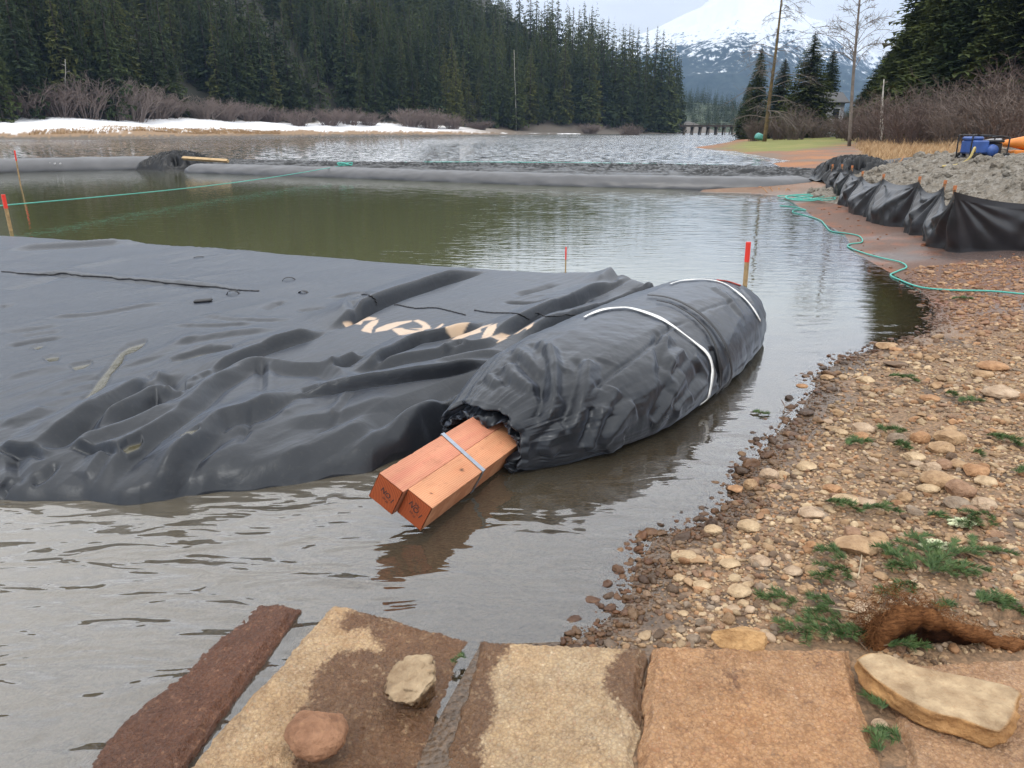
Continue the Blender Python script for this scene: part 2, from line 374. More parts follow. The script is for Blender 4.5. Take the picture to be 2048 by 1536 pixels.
wm.t.links.new(m2, wm.out.inputs[0])
tag(mesh('water', np.concatenate([QW, np.zeros((len(QW), 1))], 1), gridf(len(rw), len(tw)), wm.m, attrs={'col': mc, 'murk': murk, 'ruf': np.clip(ruf, 0, 3), 'chop': np.clip(chop, 0, 3)}), kind='structure')
# ------------------------------------------------------------------ surfaces shaped by folds
def facing(V, n, m, loop=False):
    g = V.reshape(n, m, 3)
    a = np.gradient(g, axis=0)
    b = (np.roll(g, -1, 1)-np.roll(g, 1, 1)) if loop else np.gradient(g, axis=1)
    N = np.cross(b, a); N /= np.linalg.norm(N, axis=-1)[..., None]+1e-12
    return N.reshape(-1, 3)
def pick(V, N, pts):                                  # the points of a surface seen at the given photo points
    px, py = proj(V); d = np.linalg.norm(V-[0, 0, CH], axis=1)
    ok = ((V-[0, 0, CH])*N).sum(1) < 0
    out = []
    for x, y in pts:
        q = np.hypot(px-x, py-y)+np.where(ok, 0, 1e6)
        c = np.where(q < q.min()+4)[0]; out.append(c[np.argmin(d[c])])
    return np.array(out)
def smooth_line(P, k=6):
    P = np.asarray(P, float)
    if len(P) < 3: return P
    t = np.arange(len(P)); Pe = np.concatenate([[2*P[0]-P[1]], P, [2*P[-1]-P[-2]]]); out = []
    for i in range(len(P)-1):
        p0, p1, p2, p3 = Pe[i:i+4]
        for u in np.linspace(0, 1, k, endpoint=False):
            out.append(.5*((2*p1)+(-p0+p2)*u+(2*p0-5*p1+4*p2-p3)*u*u+(-p0+3*p1-3*p2+p3)*u**3))
    return np.array(out+[P[-1]])
def stroke(V, N, L, amp, w, wn=None, val=0., mode='z', taper=(.22, .25)):
    """height added along a fold line L (3-D points): width w on its far side, wn on the side of the water's edge"""
    wn = wn or w
    if mode == 'z': dm = np.hypot(L[:, 0], L[:, 1]).mean(); wn = max(wn, .0010*dm*dm); w = max(w, wn)
    R_ = max(w, wn)*2.6; lo = L.min(0)-R_; hi = L.max(0)+R_
    if mode == 'z': lo[2] = -9; hi[2] = 9
    I = np.where(((V > lo) & (V < hi)).all(1))[0]; H = np.zeros(len(V))
    if not len(I): return H
    P = V[I].copy(); LL = L.copy()
    if mode == 'z': P[:, 2] = 0; LL[:, 2] = 0
    seg = LL[1:]-LL[:-1]; ln = np.linalg.norm(seg, axis=1)+1e-9; cum = np.concatenate([[0], np.cumsum(ln)])
    best = np.full(len(I), 1e9); tt = np.zeros(len(I)); sd = np.zeros(len(I))
    for k in range(len(seg)):
        r = P-LL[k]; t = np.clip((r@seg[k])/ln[k]**2, 0, 1); q = r-t[:, None]*seg[k]; d = np.linalg.norm(q, axis=1)
        if mode == 'z': side = seg[k, 0]*r[:, 1]-seg[k, 1]*r[:, 0]
        else: side = (np.cross(seg[k], r)*N[I]).sum(1)
        u = d < best; best[u] = d[u]; tt[u] = (cum[k]+t[u]*ln[k])/cum[-1]; sd[u] = np.sign(side[u])
    b_ = np.sqrt(best**2+(.16*wn)**2)-.16*wn; far = np.clip(1-b_/(1.9*w), 0, 1)**1.35; near = np.clip(1-b_/(1.55*wn), 0, 1)**1.15-val*np.exp(-((best-1.7*wn)/(wn*.9))**2)
    h = np.where(sd > 0, far, near+val*np.exp(-(1.7/.9)**2))
    tp = sm(0, taper[0], tt)*sm(0, taper[1], 1-tt) if taper[0] > 0 else 1
    H[I] = amp*h*tp; return H
def crop(L, ox, oy, s): return [(ox+x/s, oy+y/s) for x, y in L]
# ------------------------------------------------------------------ the flat black fabric
tx = [-90, 0, 100, 280, 430, 600, 745, 800, 850, 900, 1000, 1100, 1200, 1300, 1350]
tb = [1002, 1000, 1004, 1007, 987, 967, 940, 918, 893, 872, 850, 800, 705, 640, 612]
ux = [-90, 0, 240, 500, 750, 930, 985, 1010, 1110, 1210, 1245, 1295, 1312, 1350]
ut = [468, 471, 485, 503, 524, 536, 540, 542, 547, 544, 552, 571, 580, 600]
zx = [-90, 300, 500, 700, 900, 1100, 1250, 1350]; zv = [.17, .19, .23, .27, .30, .33, .34, .30]
XS = np.arange(-90, 1351, 2.6); VS = np.concatenate([np.linspace(0, .3, 130)[:-1], np.linspace(.3, 1, 260)])
XG, VG = np.meshgrid(XS, VS); Yb = np.interp(XG, tx, tb)+6*noise(np.stack([XG/70, XG*0], -1)); Yt = np.interp(XG, ux, ut); Zm = np.interp(XG, zx, zv)
ne = np.clip(.0019*(Yb-Yt)/Zm, 1.25, 6); prof = 1-(1-VG)**ne
ZZ = Zm*prof*np.where(VG > .9, 1, 1)
YP = Yb+(Yt-Yb)*VG
TV = G(XG, YP, ZZ).reshape(-1, 3); nT, mT = XG.shape
TN = facing(TV, nT, mT)
folds = []          # (photo line, height, far width, near width, valley)
c2 = lambda L: crop(L, 0, 560, 3.34)
c3 = lambda L: crop(L, 400, 640, 3.657)
c4 = lambda L: crop(L, 640, 520, 2.926)
folds += [
 (c2([(150, 1200), (300, 1100), (450, 1010), (700, 860), (900, 745), (1035, 640)]), .062, .11, .045, .55),
 (c2([(640, 1010), (760, 930), (850, 880), (1000, 800), (1090, 782), (1200, 812)]), .055, .07, .04, .6),
 (c2([(440, 1150), (700, 1060), (900, 985), (1100, 900), (1220, 850)]), .035, .06, .05, .4),
 (c2([(540, 1440), (740, 1290), (940, 1120), (1150, 960), (1300, 820), (1400, 720), (1550, 640), (1750, 560)]), .055, .09, .045, .4),
 (c2([(960, 1490), (1080, 1370), (1200, 1250), (1400, 1050), (1480, 960), (1650, 895), (1870, 780), (2010, 740)]), .06, .12, .045, .4),
 ([(570, 798), (600, 789), (700, 777), (800, 760), (900, 742), (1000, 726)], .055, .10, .018, .55),
 (c2([(1000, 620), (1060, 640), (1065, 680), (1000, 760), (930, 815)]), .03, .03, .03, .3),
 (c2([(1110, 640), (1160, 700), (1240, 740), (1300, 690)]), -.045, .05, .05, 0),
 (c2([(1110, 780), (1180, 800), (1250, 795)]), .02, .02, .02, .3),
 ([(400, 757), (482, 720), (550, 693), (611, 675), (650, 659)], .055, .16, .03, .5),
 ([(640, 664), (680, 645), (750, 612), (850, 575), (930, 551), (978, 540)], .085, .22, .03, .7),
 ([(700, 649), (712, 632), (716, 615), (735, 600)], -.02, .03, .03, 0),
 ([(717, 742), (816, 690), (860, 678), (892, 670), (940, 656), (965, 643)], .05, .09, .018, .8),
 ([(652, 741), (700, 719), (722, 711)], .045, .06, .03, .7),
 ([(687, 748), (740, 735), (810, 719), (890, 705), (960, 692), (1010, 675)], .035, .08, .03, .5),
 (c4([(940, 498), (1060, 430), (1230, 350), (1400, 275), (1600, 180), (1830, 118)]), .06, .10, .025, .6),
 (c4([(1130, 480), (1250, 430), (1400, 370), (1560, 310), (1900, 205)]), .05, .07, .022, .6),
 ([(690, 925), (740, 897), (783, 872), (850, 842), (920, 808), (960, 780)], .04, .05, .09, 0),
 ([(700, 905), (760, 862), (810, 828), (880, 795), (965, 755)], -.05, .05, .05, 0),
 ([(740, 941), (800, 900), (860, 850), (900, 815)], .03, .05, .05, .3),
 ([(846, 886), (870, 860), (906, 826)], -.03, .03, .03, 0),
 ([(657, 842), (675, 815), (698, 780)], .012, .02, .02, .5),
 ([(625, 880), (665, 855), (685, 825)], -.006, .012, .012, 0),
 ([(479, 905), (495, 860), (509, 823)], -.008, .014, .014, 0),
 ([(526, 725), (524, 760), (527, 797)], -.022, .03, .03, 0),
 ([(538, 728), (537, 765), (532, 799)], .02, .03, .03, 0),
 ([(441, 757), (482, 738), (523, 727), (591, 736), (660, 741), (712, 771)], .04, .05, .05, .3),
 ([(600, 785), (622, 782), (646, 777)], -.03, .02, .025, 0),
 ([(655, 781), (680, 776), (700, 772)], -.03, .02, .02, 0),
 (c2([(1280, 690), (1340, 650), (1450, 640)]), .02, .03, .03, .3),
 (c2([(1700, 880), (1660, 1000), (1600, 1150)]), -.008, .015, .015, 0),
 ([(0, 897), (40, 901), (75, 905), (105, 922)], .03, .05, .012, .6),
 ([(135, 904), (165, 900), (200, 905), (255, 922)], .028, .05, .012, .6),
 ([(32, 905), (36, 940), (45, 985)], -.03, .03, .03, 0),
 ([(60, 975), (95, 955), (118, 930)], -.025, .02, .02, 0),
 ([(165, 975), (190, 940), (215, 915)], .022, .05, .03, .3),
 ([(8, 975), (20, 985)], -.03, .02, .02, 0),
 ([(300, 985), (380, 915), (470, 862), (540, 838)], .022, .07, .04, .3), ([(500, 968), (600, 915), (690, 872), (760, 850)], .020, .06, .05, .2), ([(600, 960), (680, 930), (770, 885), (850, 838)], .016, .05, .05, .2), ([(560, 845), (640, 838), (720, 820), (800, 790)], .018, .06, .05, .3), ([(790, 905), (840, 850), (880, 800)], .022, .04, .05, .4), ([(380, 1000), (450, 950), (520, 915)], .016, .05, .05, .2),
 ([(60, 800), (150, 760), (230, 745)], .014, .07, .05, .1), ([(250, 735), (330, 700), (420, 660)], .012, .07, .05, .2), ([(60, 880), (130, 850), (200, 822)], .012, .06, .05, .2),
 # the seam across the far part and small slits
 ([(0, 540), (70, 547), (130, 546), (185, 551), (240, 555), (300, 560), (430, 572), (470, 577), (520, 580)], .018, .05, .012, .9),
 ([(0, 584), (60, 570), (140, 546)], -.02, .04, .04, 0), ([(140, 535), (200, 528), (250, 515)], .02, .06, .05, 0),
 ([(0, 500), (120, 492), (240, 484), (275, 492)], .045, .16, .05, .5),
 ([(0, 667), (60, 660), (130, 650)], -.016, .018, .018, 0), ([(35, 674), (90, 667), (130, 662)], -.014, .014, .014, 0),
 ([(8, 694), (70, 683), (135, 673)], -.022, .018, .018, 0), ([(0, 613), (28, 612)], -.016, .02, .02, 0),
 ([(80, 635), (190, 628), (270, 615), (350, 604)], .016, .06, .04, .3),
 ([(345, 650), (440, 652), (520, 646)], .012, .04, .02, .5), ([(400, 630), (480, 640), (600, 637)], .01, .05, .02, .5),
 ([(530, 622), (548, 612), (570, 602)], -.022, .014, .014, 0), ([(590, 622), (625, 618), (662, 615)], -.014, .012, .012, 0),
 ([(345, 720), (390, 708), (420, 700), (462, 699)], -.03, .03, .022, 0),
 ([(330, 690), (400, 678), (470, 668), (560, 655)], .018, .08, .05, .3),
 ([(120, 795), (160, 775), (200, 770)], .012, .06, .04, 0), ([(0, 860), (50, 838), (100, 815)], .02, .06, .05, .2),
 ([(0, 755), (90, 740), (130, 728)], .01, .08, .05, 0), ([(450, 700), (560, 690), (640, 668)], .015, .06, .05, .2),
 (c4([(1140, 225), (1200, 200), (1260, 182), (1400, 140)]), -.028, .02, .02, 0),
 (c4([(1070, 250), (1180, 262), (1390, 272)]), -.03, .018, .022, 0), (c4([(1370, 302), (1500, 275), (1610, 238)]), -.028, .018, .02, 0),
 (c4([(1600, 170), (1660, 110), (1750, 68), (1840, 120)]), .05, .08, .06, .4), (c4([(1880, 200), (1930, 170), (1955, 185)]), .03, .06, .05, .2),
 (c4([(700, 560), (800, 515), (860, 520), (870, 535)]), .022, .04, .015, .6),
 (c4([(0, 225), (250, 190), (345, 255)]), .012, .03, .015, .6),
 (c4([(130, 350), (150, 260), (180, 215), (260, 190)]), .015, .02, .02, .5), (c4([(190, 340), (200, 300), (195, 260)]), -.025, .02, .02, 0),
 (c4([(640, 640), (900, 570), (1100, 540)]), .02, .05, .03, .4),
 ([(560, 830), (600, 815), (640, 810)], .01, .05, .05, 0), ([(300, 985), (420, 930), (520, 885)], .018, .06, .05, .2), ([(420, 975), (560, 930), (640, 900)], .015, .07, .06, .1)]
dz = np.zeros(len(TV))
for L, a, wf, wnr, vl in folds:
    Ls = smooth_line(L, 5); idx = pick(TV, TN, Ls); tq = np.linspace(0, 1, len(idx)); zz_ = np.polyval(np.polyfit(tq, TV[idx, 2], 2 if len(idx) > 4 else 1), tq)
    dz += stroke(TV, TN, G(Ls[:, 0], Ls[:, 1], zz_) if len(L) > 2 else G(np.array(L)[:, 0], np.array(L)[:, 1], zz_), a*1.1, wf, wnr, vl)
ax = np.array([.62, .78]); pa = TV[:, :2]@ax; pc = TV[:, :2]@np.array([.78, -.62])
wr = np.stack([pa*.9, pc*4.2, 0*pa], -1); wr[:, 1] += .5*noise(TV[:, :2], 1.3)
rid = 1-np.abs(fbm(wr, 1., 3))*2
edge = sm(0, .06, VG.ravel())
dz += (.0075*np.clip(rid, -.1, 1)*sm(-.1, .6, noise(TV[:, :2], .7))+.010*fbm(TV[:, :2], 1.1, 2)+.0016*(1-np.abs(noise(wr*np.array([2.2, 3.1, 1])))*2)+.006*np.clip(1-5*np.abs(noise(np.stack([pa*1.6+2*noise(TV[:, :2], .5), pc*1.5, 0*pa+4], -1)))-.1, 0, 1)*sm(0, .5, noise(TV[:, :2], 1.1)))*edge
lowf = 1-sm(.0, .5, VG.ravel()); dz += (.014*fbm(wr, .6, 2)+.016*(1-2.2*np.abs(noise(wr*np.array([.8, .62, 1])+7)))+.007*(1-2*np.abs(noise(wr*np.array([1.3, 1.3, 1])+3))))*lowf*edge
puds = [c2([(552, 812), (600, 760), (650, 680), (720, 590), (760, 530), (800, 480), (860, 440), (968, 408), (940, 440), (900, 465), (830, 490), (810, 545), (740, 620), (700, 700), (640, 760), (580, 800)]),
        c2([(300, 525), (345, 512), (392, 512), (385, 530), (330, 540)]), c2([(480, 575), (540, 560), (605, 548), (560, 575), (500, 590)]),
        c2([(1150, 535), (1230, 515), (1330, 480), (1420, 462), (1545, 463), (1420, 480), (1320, 500), (1220, 530)]),
        c2([(830, 1190), (870, 1150), (950, 1120), (930, 1160), (860, 1205)]), c2([(1210, 1140), (1260, 1100), (1340, 1090), (1290, 1145)]), c2([(220, 450), (260, 435), (285, 437), (250, 455)])]
TVpx, TVpy = proj(TV); QP = np.stack([TVpx, TVpy], -1)
TV[:, 2] += dz
pud = np.zeros(len(TV))
for P in puds:
    P = np.array(P); s_ = sdp(QP, P); m_ = s_ > -7
    if m_.any():
        lvl = np.percentile(TV[s_ > 0, 2], 30) if (s_ > 0).any() else 0
        k = sm(-7, 1, s_); TV[:, 2] = TV[:, 2]*(1-k*.9)+(lvl-.012)*k*.9; pud = np.maximum(pud, sm(-1.2, .8, s_))
ink = np.zeros(len(TV))
for P in [[(130, 372), (180, 350), (270, 330), (335, 338), (320, 349), (255, 354), (240, 376), (190, 370)], [(240, 410), (265, 380), (300, 355), (345, 345), (335, 368), (310, 390), (300, 425), (255, 417)],
          [(320, 420), (330, 398), (390, 372), (450, 358), (540, 350), (535, 359), (470, 376), (430, 394), (390, 410)], [(543, 353), (575, 346), (615, 360), (640, 380), (652, 400), (600, 408), (520, 396), (600, 396), (600, 383), (575, 366)],
          [(418, 400), (440, 396), (480, 392), (500, 402), (560, 410), (612, 404), (600, 428), (560, 442), (500, 443), (460, 435)], [(598, 447), (655, 420), (680, 395), (715, 370), (726, 376), (700, 406), (640, 440)], [(510, 450), (560, 440), (600, 424), (618, 430), (560, 450)],
          [(688, 426), (760, 430), (795, 407), (815, 382), (882, 393), (860, 408), (830, 425), (790, 442), (740, 444)], [(768, 472), (810, 445), (870, 420), (940, 395), (1015, 390), (988, 406), (940, 414), (946, 438), (880, 448), (830, 466)],
          [(940, 498), (955, 450), (985, 404), (1038, 402), (1030, 432), (1005, 468), (970, 490)], [(995, 476), (1060, 438), (1130, 418), (1138, 432), (1080, 452), (1100, 462), (1030, 488), (1050, 470)], [(1130, 446), (1180, 424), (1257, 398), (1240, 427), (1212, 436), (1200, 424), (1160, 442)]]:
    ink = np.maximum(ink, sm(-.5, .7, sdp(QP, np.array(c4(P)))))
TVg = TV.reshape(nT, mT, 3)
def fabric(name, seed=0., ink_=False, dust=.5, sheen=.24):
    m = M(name); v = m.coord('Object'); n1 = m.noise(2.2, 6, v, .6); n2 = m.noise(38, 5, v, .6); n3 = m.noise(260, 2, v)
    c = m.mix(m.mr(n1, .35, .72, 0, dust), (.008, .009, .012), (.018, .020, .025))
    c = m.mix(m.mr(n2, .56, .72, 0, dust*.6), c, (.05, .047, .042))
    rgh = m.mr(n1, .3, .7, .27, .38)
    if ink_:
        i = m.attr('ink'); wn_ = m.math('MULTIPLY', i, m.mr(m.noise(60, 4, v), .2, .34, .55, 1))
        c = m.mix(wn_, c, (.50, .36, .24)); p = m.attr('puddle'); c = m.mix(p, c, (.060, .052, .026)); sheen = m.math('MULTIPLY', m.math('SUBTRACT', 1., p), sheen)
        rgh = m.n('ShaderNodeMix', {'Factor': p}); rgh.inputs['A'].default_value = .35; rgh.inputs['B'].default_value = .12; rgh = rgh.outputs[0]
    rd = m.math('ABSOLUTE', m.math('SUBTRACT', m.noise(7, 4, m.coord('Object', (1, 1, 1), (0, 0, .6)), .5, .9), .5)); b = m.bump(rd, .007, .5); b = m.bump(m.noise(22, 5, v, .6, .3), .0022, .5, b); b = m.bump(n3, .0006, .6, b)
    return m.pbr(c, rgh, b, 0, .45, **{'Specular Tint': (.9, .95, 1, 1), 'Sheen Weight': sheen, 'Sheen Roughness': .38, 'Sheen Tint': (.70, .80, 1, 1)})
FAB = fabric('black_coated_fabric', 0, True); FAB2 = fabric('black_roll_fabric', 1, False, .22, .24); FAB3 = fabric('black_sheeting', 2, False, .8)
# hems: front edge dips under the water, back edge falls behind
front = TVg[0].copy(); front[:, 2] = -.06; front[:, 1] -= .0; front2 = front+[0, .25, -.03]
back = TVg[-1]+[-.02, .06, -.05]; back2 = back+[-.03, .10, -.25]
V = np.concatenate([[front2], [front], TVg, [back], [back2]]); pad = lambda a: np.concatenate([np.zeros(2*mT), a, np.zeros(2*mT)])
tarp = mesh('fabric_sheet', V.reshape(-1, 3), gridf(nT+4, mT), FAB, None, True, {'ink': pad(ink), 'puddle': pad(pud)})
tag(tarp, 'wide flat black coated fabric dam lying folded in the water with worn tan lettering', 'tarp')
TN = facing(TV, nT, mT); TN[TN[:, 2] < 0] *= -1
def onsheet(L, up=0.): I = pick(TV, TN, L); return TV[I]+TN[I]*up
strapm = simple('black_webbing', (.012, .012, .014), .5, 0, .3, 60)
def ribbon(P, N, wd, th=.003):
    P = np.asarray(P, float); T = np.gradient(P, axis=0); T /= np.linalg.norm(T, axis=1)[:, None]+1e-9
    S = np.cross(T, N); S /= np.linalg.norm(S, axis=1)[:, None]+1e-9; a = wd/2
    V = np.stack([P-S*a+N*th, P+S*a+N*th, P+S*a-N*th*.2, P-S*a-N*th*.2], 1).reshape(-1, 3); m = len(P)
    return V, [gridf(m, 4, True), np.array([[3, 2, 1, 0]]), np.array([[0, 1, 2, 3]])+(m-1)*4]
for (x, y, L, h, an, wd) in [(577, 556, .12, .035, 10, .03), (465, 584, .11, .04, 5, .03), (607, 582, .09, .025, -20, .03), (400, 510, .13, .018, 15, .028)]:
    p = onsheet([(x, y)])[0]; t = np.linspace(0, 1, 14); a = R(an)
    P = np.stack([p[0]+math.cos(a)*L*(t-.5)*(1+.35*np.sin(t*np.pi)), p[1]+math.sin(a)*L*(t-.5), p[2]-.006+h*np.sin(t*np.pi)**.7], -1)
    T = np.gradient(P, axis=0); N = np.cross(T, [-math.sin(a), math.cos(a), 0]); N /= np.linalg.norm(N, axis=1)[:, None]; N *= -np.sign(N[7, 2])
    V, F = ribbon(P, N, wd); mesh('handle_loop', V, F, strapm, tarp)
p = onsheet([(405, 600)])[0]; V, F = box((0, 0, .012), (.14, .06, .02), .15, .006); V[:, 2] += .006*np.sin(V[:, 0]*40); mesh('patch', V+p, F, strapm, tarp)
for L in [[(0, 539), (70, 546), (130, 545), (185, 550), (240, 554), (300, 559), (430, 571), (470, 576), (520, 579)], c4([(430, 245), (500, 262), (560, 272), (640, 268), (700, 272), (770, 290), (850, 310)]), c4([(900, 282), (1000, 297), (1130, 300), (1190, 318), (1235, 347)]), c4([(1270, 305), (1330, 322), (1380, 322), (1480, 312), (1560, 322)]), c4([(235, 190), (290, 198), (325, 222), (345, 258)])]:
    P = onsheet(smooth_line(L, 12), .003); P = np.array([P[max(0, i-1):i+2].mean(0) for i in range(len(P))]); V, F = tube(P, (.007 if L[0][0] == 0 else .004)*(1+.25*np.sin(np.arange(len(P))*2.2)), 6); mesh('stitched_seam', V, F, strapm, tarp)
# ------------------------------------------------------------------ the roll
A0 = np.array([-.135, 3.34]); A1 = np.array([1.80, 6.08]); RU = (A1-A0)/np.linalg.norm(A1-A0); RS = np.array([RU[1], -RU[0]]); RL = np.linalg.norm(A1-A0)
sk = [0, .05, .12, .25, .4, .6, .8, .92, .97, 1.0]
kr = [.25, .38, .50, .60, .62, .60, .52, .42, .30, .03]; kl = [.26, .32, .40, .45, .46, .46, .42, .34, .22, .03]
kt = [.30, .37, .44, .475, .485, .49, .48, .42, .33, .12]
ns, mp_ = 430, 400
SS = np.linspace(0, 1, ns)**1.0; PH = np.linspace(0, 2*np.pi, mp_, endpoint=False)
def smooth_interp(x, xp, fp):
    f = np.interp(np.linspace(0, 1, 401), xp, fp); k = np.hanning(25); k /= k.sum(); f2 = np.convolve(np.pad(f, 12, 'edge'), k, 'valid'); f2[0] = fp[0]; f2[-1] = fp[-1]; f2[-12:] = f[-12:]; return np.interp(x, np.linspace(0, 1, 401), f2)
rr_, rl_, rt_ = (smooth_interp(SS, sk, k) for k in (kr, kl, kt))
def roll_pt(S, P, scl=1., zc=.10):
    c, s = np.cos(P), np.sin(P); e = 2/2.35
    a = np.interp(S, SS, rr_); b = np.interp(S, SS, rl_); t = np.interp(S, SS, rt_)
    x = np.where(c > 0, a, b)*np.sign(c)*np.abs(c)**e*scl; z = zc+np.where(s > 0, t-zc, .17*np.minimum(1, a/.3))*np.sign(s)*np.abs(s)**e*scl
    xy = A0+RU*(S*RL)[..., None]+RS*x[..., None]
    return np.stack([xy[..., 0], xy[..., 1], z], -1)
SG, PG = np.meshgrid(SS, PH, indexing='ij')
RV = roll_pt(SG, PG).reshape(-1, 3); RN = -facing(RV, ns, mp_, True)
cen = np.stack([(A0+RU*(s*RL)).tolist()+[.12] for s in SG.ravel()]) if False else np.concatenate([A0+RU*(SG.ravel()*RL)[:, None], np.full((SG.size, 1), .12)], 1)
if ((RV-cen)*RN).sum() < 0: RN = -RN
c5 = lambda L: crop(L, 700, 500, 2.276)
rf = [(c5([(745, 440), (800, 480), (860, 530), (905, 570)]), .016, .045, .03, .5), (c5([(860, 400), (885, 450), (905, 540), (915, 640), (905, 700)]), .022, .04, .03, .5),
 (c5([(905, 420), (925, 480), (935, 560), (930, 680), (900, 800), (862, 850)]), .030, .028, .03, .6), (c5([(1090, 480), (1080, 540), (1065, 620), (1050, 700), (1020, 820), (960, 860)]), .028, .045, .03, .6),
 (c5([(1140, 690), (1150, 740), (1120, 850), (1070, 940)]), .030, .035, .03, .6), (c5([(1310, 690), (1250, 750), (1190, 840), (1130, 935)]), .028, .05, .035, .5),
 (c5([(1530, 555), (1500, 610), (1450, 700), (1400, 780), (1360, 825)]), .026, .05, .04, .5), (c5([(1445, 365), (1438, 430), (1452, 520), (1490, 560)]), .024, .035, .03, .6),
 (c5([(1530, 445), (1480, 480), (1455, 560), (1460, 640)]), .026, .03, .035, .5), (c5([(1640, 580), (1590, 640), (1520, 720), (1430, 790)]), .022, .05, .04, .4),
 (c5([(1480, 620), (1420, 720), (1370, 800)]), -.02, .03, .03, 0), (c5([(1000, 800), (940, 850), (900, 900), (950, 960)]), .02, .03, .03, .5), (c5([(1170, 480), (1150, 560), (1120, 640)]), -.012, .05, .05, 0),
 (c5([(1060, 690), (1100, 640), (1150, 590), (1230, 530), (1300, 480), (1380, 415), (1450, 350), (1500, 330), (1560, 312)]), -.012, .012, .012, 0),
 (c5([(1570, 290), (1620, 262), (1700, 240), (1760, 225)]), -.008, .012, .012, 0),
 (c5([(620, 560), (660, 590), (700, 600)]), .016, .04, .03, .4), (c5([(700, 510), (740, 560), (790, 600), (850, 640)]), .018, .04, .03, .4), (c5([(660, 540), (690, 590), (740, 600)]), -.012, .03, .03, 0),
 (c5([(720, 470), (770, 500), (830, 560), (870, 620), (880, 700)]), -.014, .03, .03, 0), (c5([(1640, 150), (1700, 190), (1760, 250), (1800, 330)]), .012, .03, .03, .3), (c5([(1760, 130), (1800, 190), (1850, 260)]), -.015, .02, .02, 0),
 (c5([(1640, 420), (1670, 480), (1690, 560), (1690, 650)]), -.03, .025, .03, 0), (c5([(1560, 640), (1500, 700), (1460, 760)]), .018, .03, .03, .3), (c5([(1260, 870), (1200, 900), (1150, 940)]), .015, .03, .03, .3),
 (c5([(980, 520), (960, 600), (965, 700)]), -.016, .03, .03, 0), (c5([(1210, 600), (1190, 700), (1200, 780)]), .012, .05, .04, .3), (c5([(1560, 470), (1600, 520), (1640, 600)]), .014, .03, .03, .4)]
dr = np.zeros(len(RV))
for L, a, wf, wnr, vl in rf:
    P = smooth_line(RV[pick(RV, RN, smooth_line(L, 4))], 1); P = np.stack([np.convolve(np.pad(P[:, i_], 2, 'edge'), np.ones(5)/5, 'valid') for i_ in range(3)], -1); dr += stroke(RV, RN, P, a*1.15, wf, wnr, vl, 'n', (.12, .15))
sg = SG.ravel(); pg = PG.ravel()
near_ = 1-sm(.0, .32, sg)
cp3 = np.stack([np.cos(pg)*2.2, np.sin(pg)*2.2, sg*2.4], -1)
gather = 1-2*np.abs(fbm(cp3*np.array([2.4, 2.4, 1.2]), 1., 3))
dr += .005*(gather-.5)*near_*sm(0, .02, sg)+.006*(1-2*np.abs(fbm(cp3*np.array([.8, .8, 1.]), 1.2, 2)))*sm(0, .1, sg)*(1-sm(.9, 1, sg))+.003*fbm(RV, 9, 3)
lower = sm(.25, .0, RV[:, 2]); dg = np.stack([(sg*RL*1.3+pg*.35)*3.2, (pg-sg*2)*.7, 0*pg], -1)
dr += .009*(1-2*np.abs(fbm(dg*.6, 1., 1)))*lower*sm(.05, .2, sg)*(1-sm(.85, 1, sg))*(np.cos(pg) > 0)
farg = sm(.86, 1., sg); dr += .010*(1-2*np.abs(noise(np.stack([np.cos(pg)*5, np.sin(pg)*5, sg*2], -1))))*farg*(1-sm(.97, 1, sg))
RV = RV+RN*dr[:, None]
rim = RV.reshape(ns, mp_, 3)[0]
# the mouth: cloth turns inward, then an inner wrapped layer
rows = []; cc_ = rim.mean(0); ax3 = np.array([RU[0], RU[1], 0.]); rim = rim+ax3*(.05*noise(np.stack([np.cos(PH)*1.7, np.sin(PH)*1.7, PH*0+5], -1))+.02*noise(np.stack([np.cos(PH)*5, np.sin(PH)*5, PH*0+9], -1)))[:, None]; g4 = RV.reshape(ns, mp_, 3); ff = np.exp(-np.arange(30)/8)[:, None, None]; g4[:30] += (rim-g4[0])[None]*ff; rim = g4[0].copy()
for k, (inw, sc_) in enumerate([(-.012, .985), (-.016, .96), (-.008, .93), (.02, .90), (.08, .88), (.2, .86), (.5, .8), (.9, .6)]):
    q = cc_+(rim-cc_)*sc_+ax3*inw; q = q+ax3*(.03*noise(np.stack([np.cos(PH)*3, np.sin(PH)*3, PH*0+k*.1], -1)))[:, None]; rows.append(q)
VV = np.concatenate([np.array(rows[::-1]), RV.reshape(ns, mp_, 3)])
roll = mesh('fabric_roll', VV.reshape(-1, 3), gridf(ns+8, mp_, True)[:, ::-1], FAB2, None, True)
tag(roll, 'thick black fabric roll tied with straps, lying half in the shallow water', 'fabric roll')
RN = facing(RV, ns, mp_, True)
if ((RV-cen)*RN).sum() < 0: RN = -RN
th2 = np.linspace(0, 2*np.pi, 220, endpoint=False); rows = []
for k, (al, sc_) in enumerate([(.30, .50), (.16, .58), (.05, .64), (.0, .68), (-.015, .70), (-.012, .73), (.01, .76), (.06, .79), (.2, .80)]):
    r_ = np.stack([rim[(np.arange(220)*mp_/220).astype(int)][:, i] for i in range(3)], -1); q = cc_+np.array([.0, .0, -.035])+(r_-cc_)*(sc_+.07)+ax3*(al+.005)
    nz = fbm(np.stack([np.cos(th2)*2.6, np.sin(th2)*2.6, th2*0+k*.22], -1), 1, 3); dirv = (q-cc_); dirv /= np.linalg.norm(dirv, axis=1)[:, None]
    rows.append(q+dirv*(.05*(1-2*np.abs(nz)))[:, None]*.8+ax3*(.04*nz)[:, None])
mesh('inner_layer', np.array(rows).reshape(-1, 3), gridf(9, 220, True), FAB2, roll)
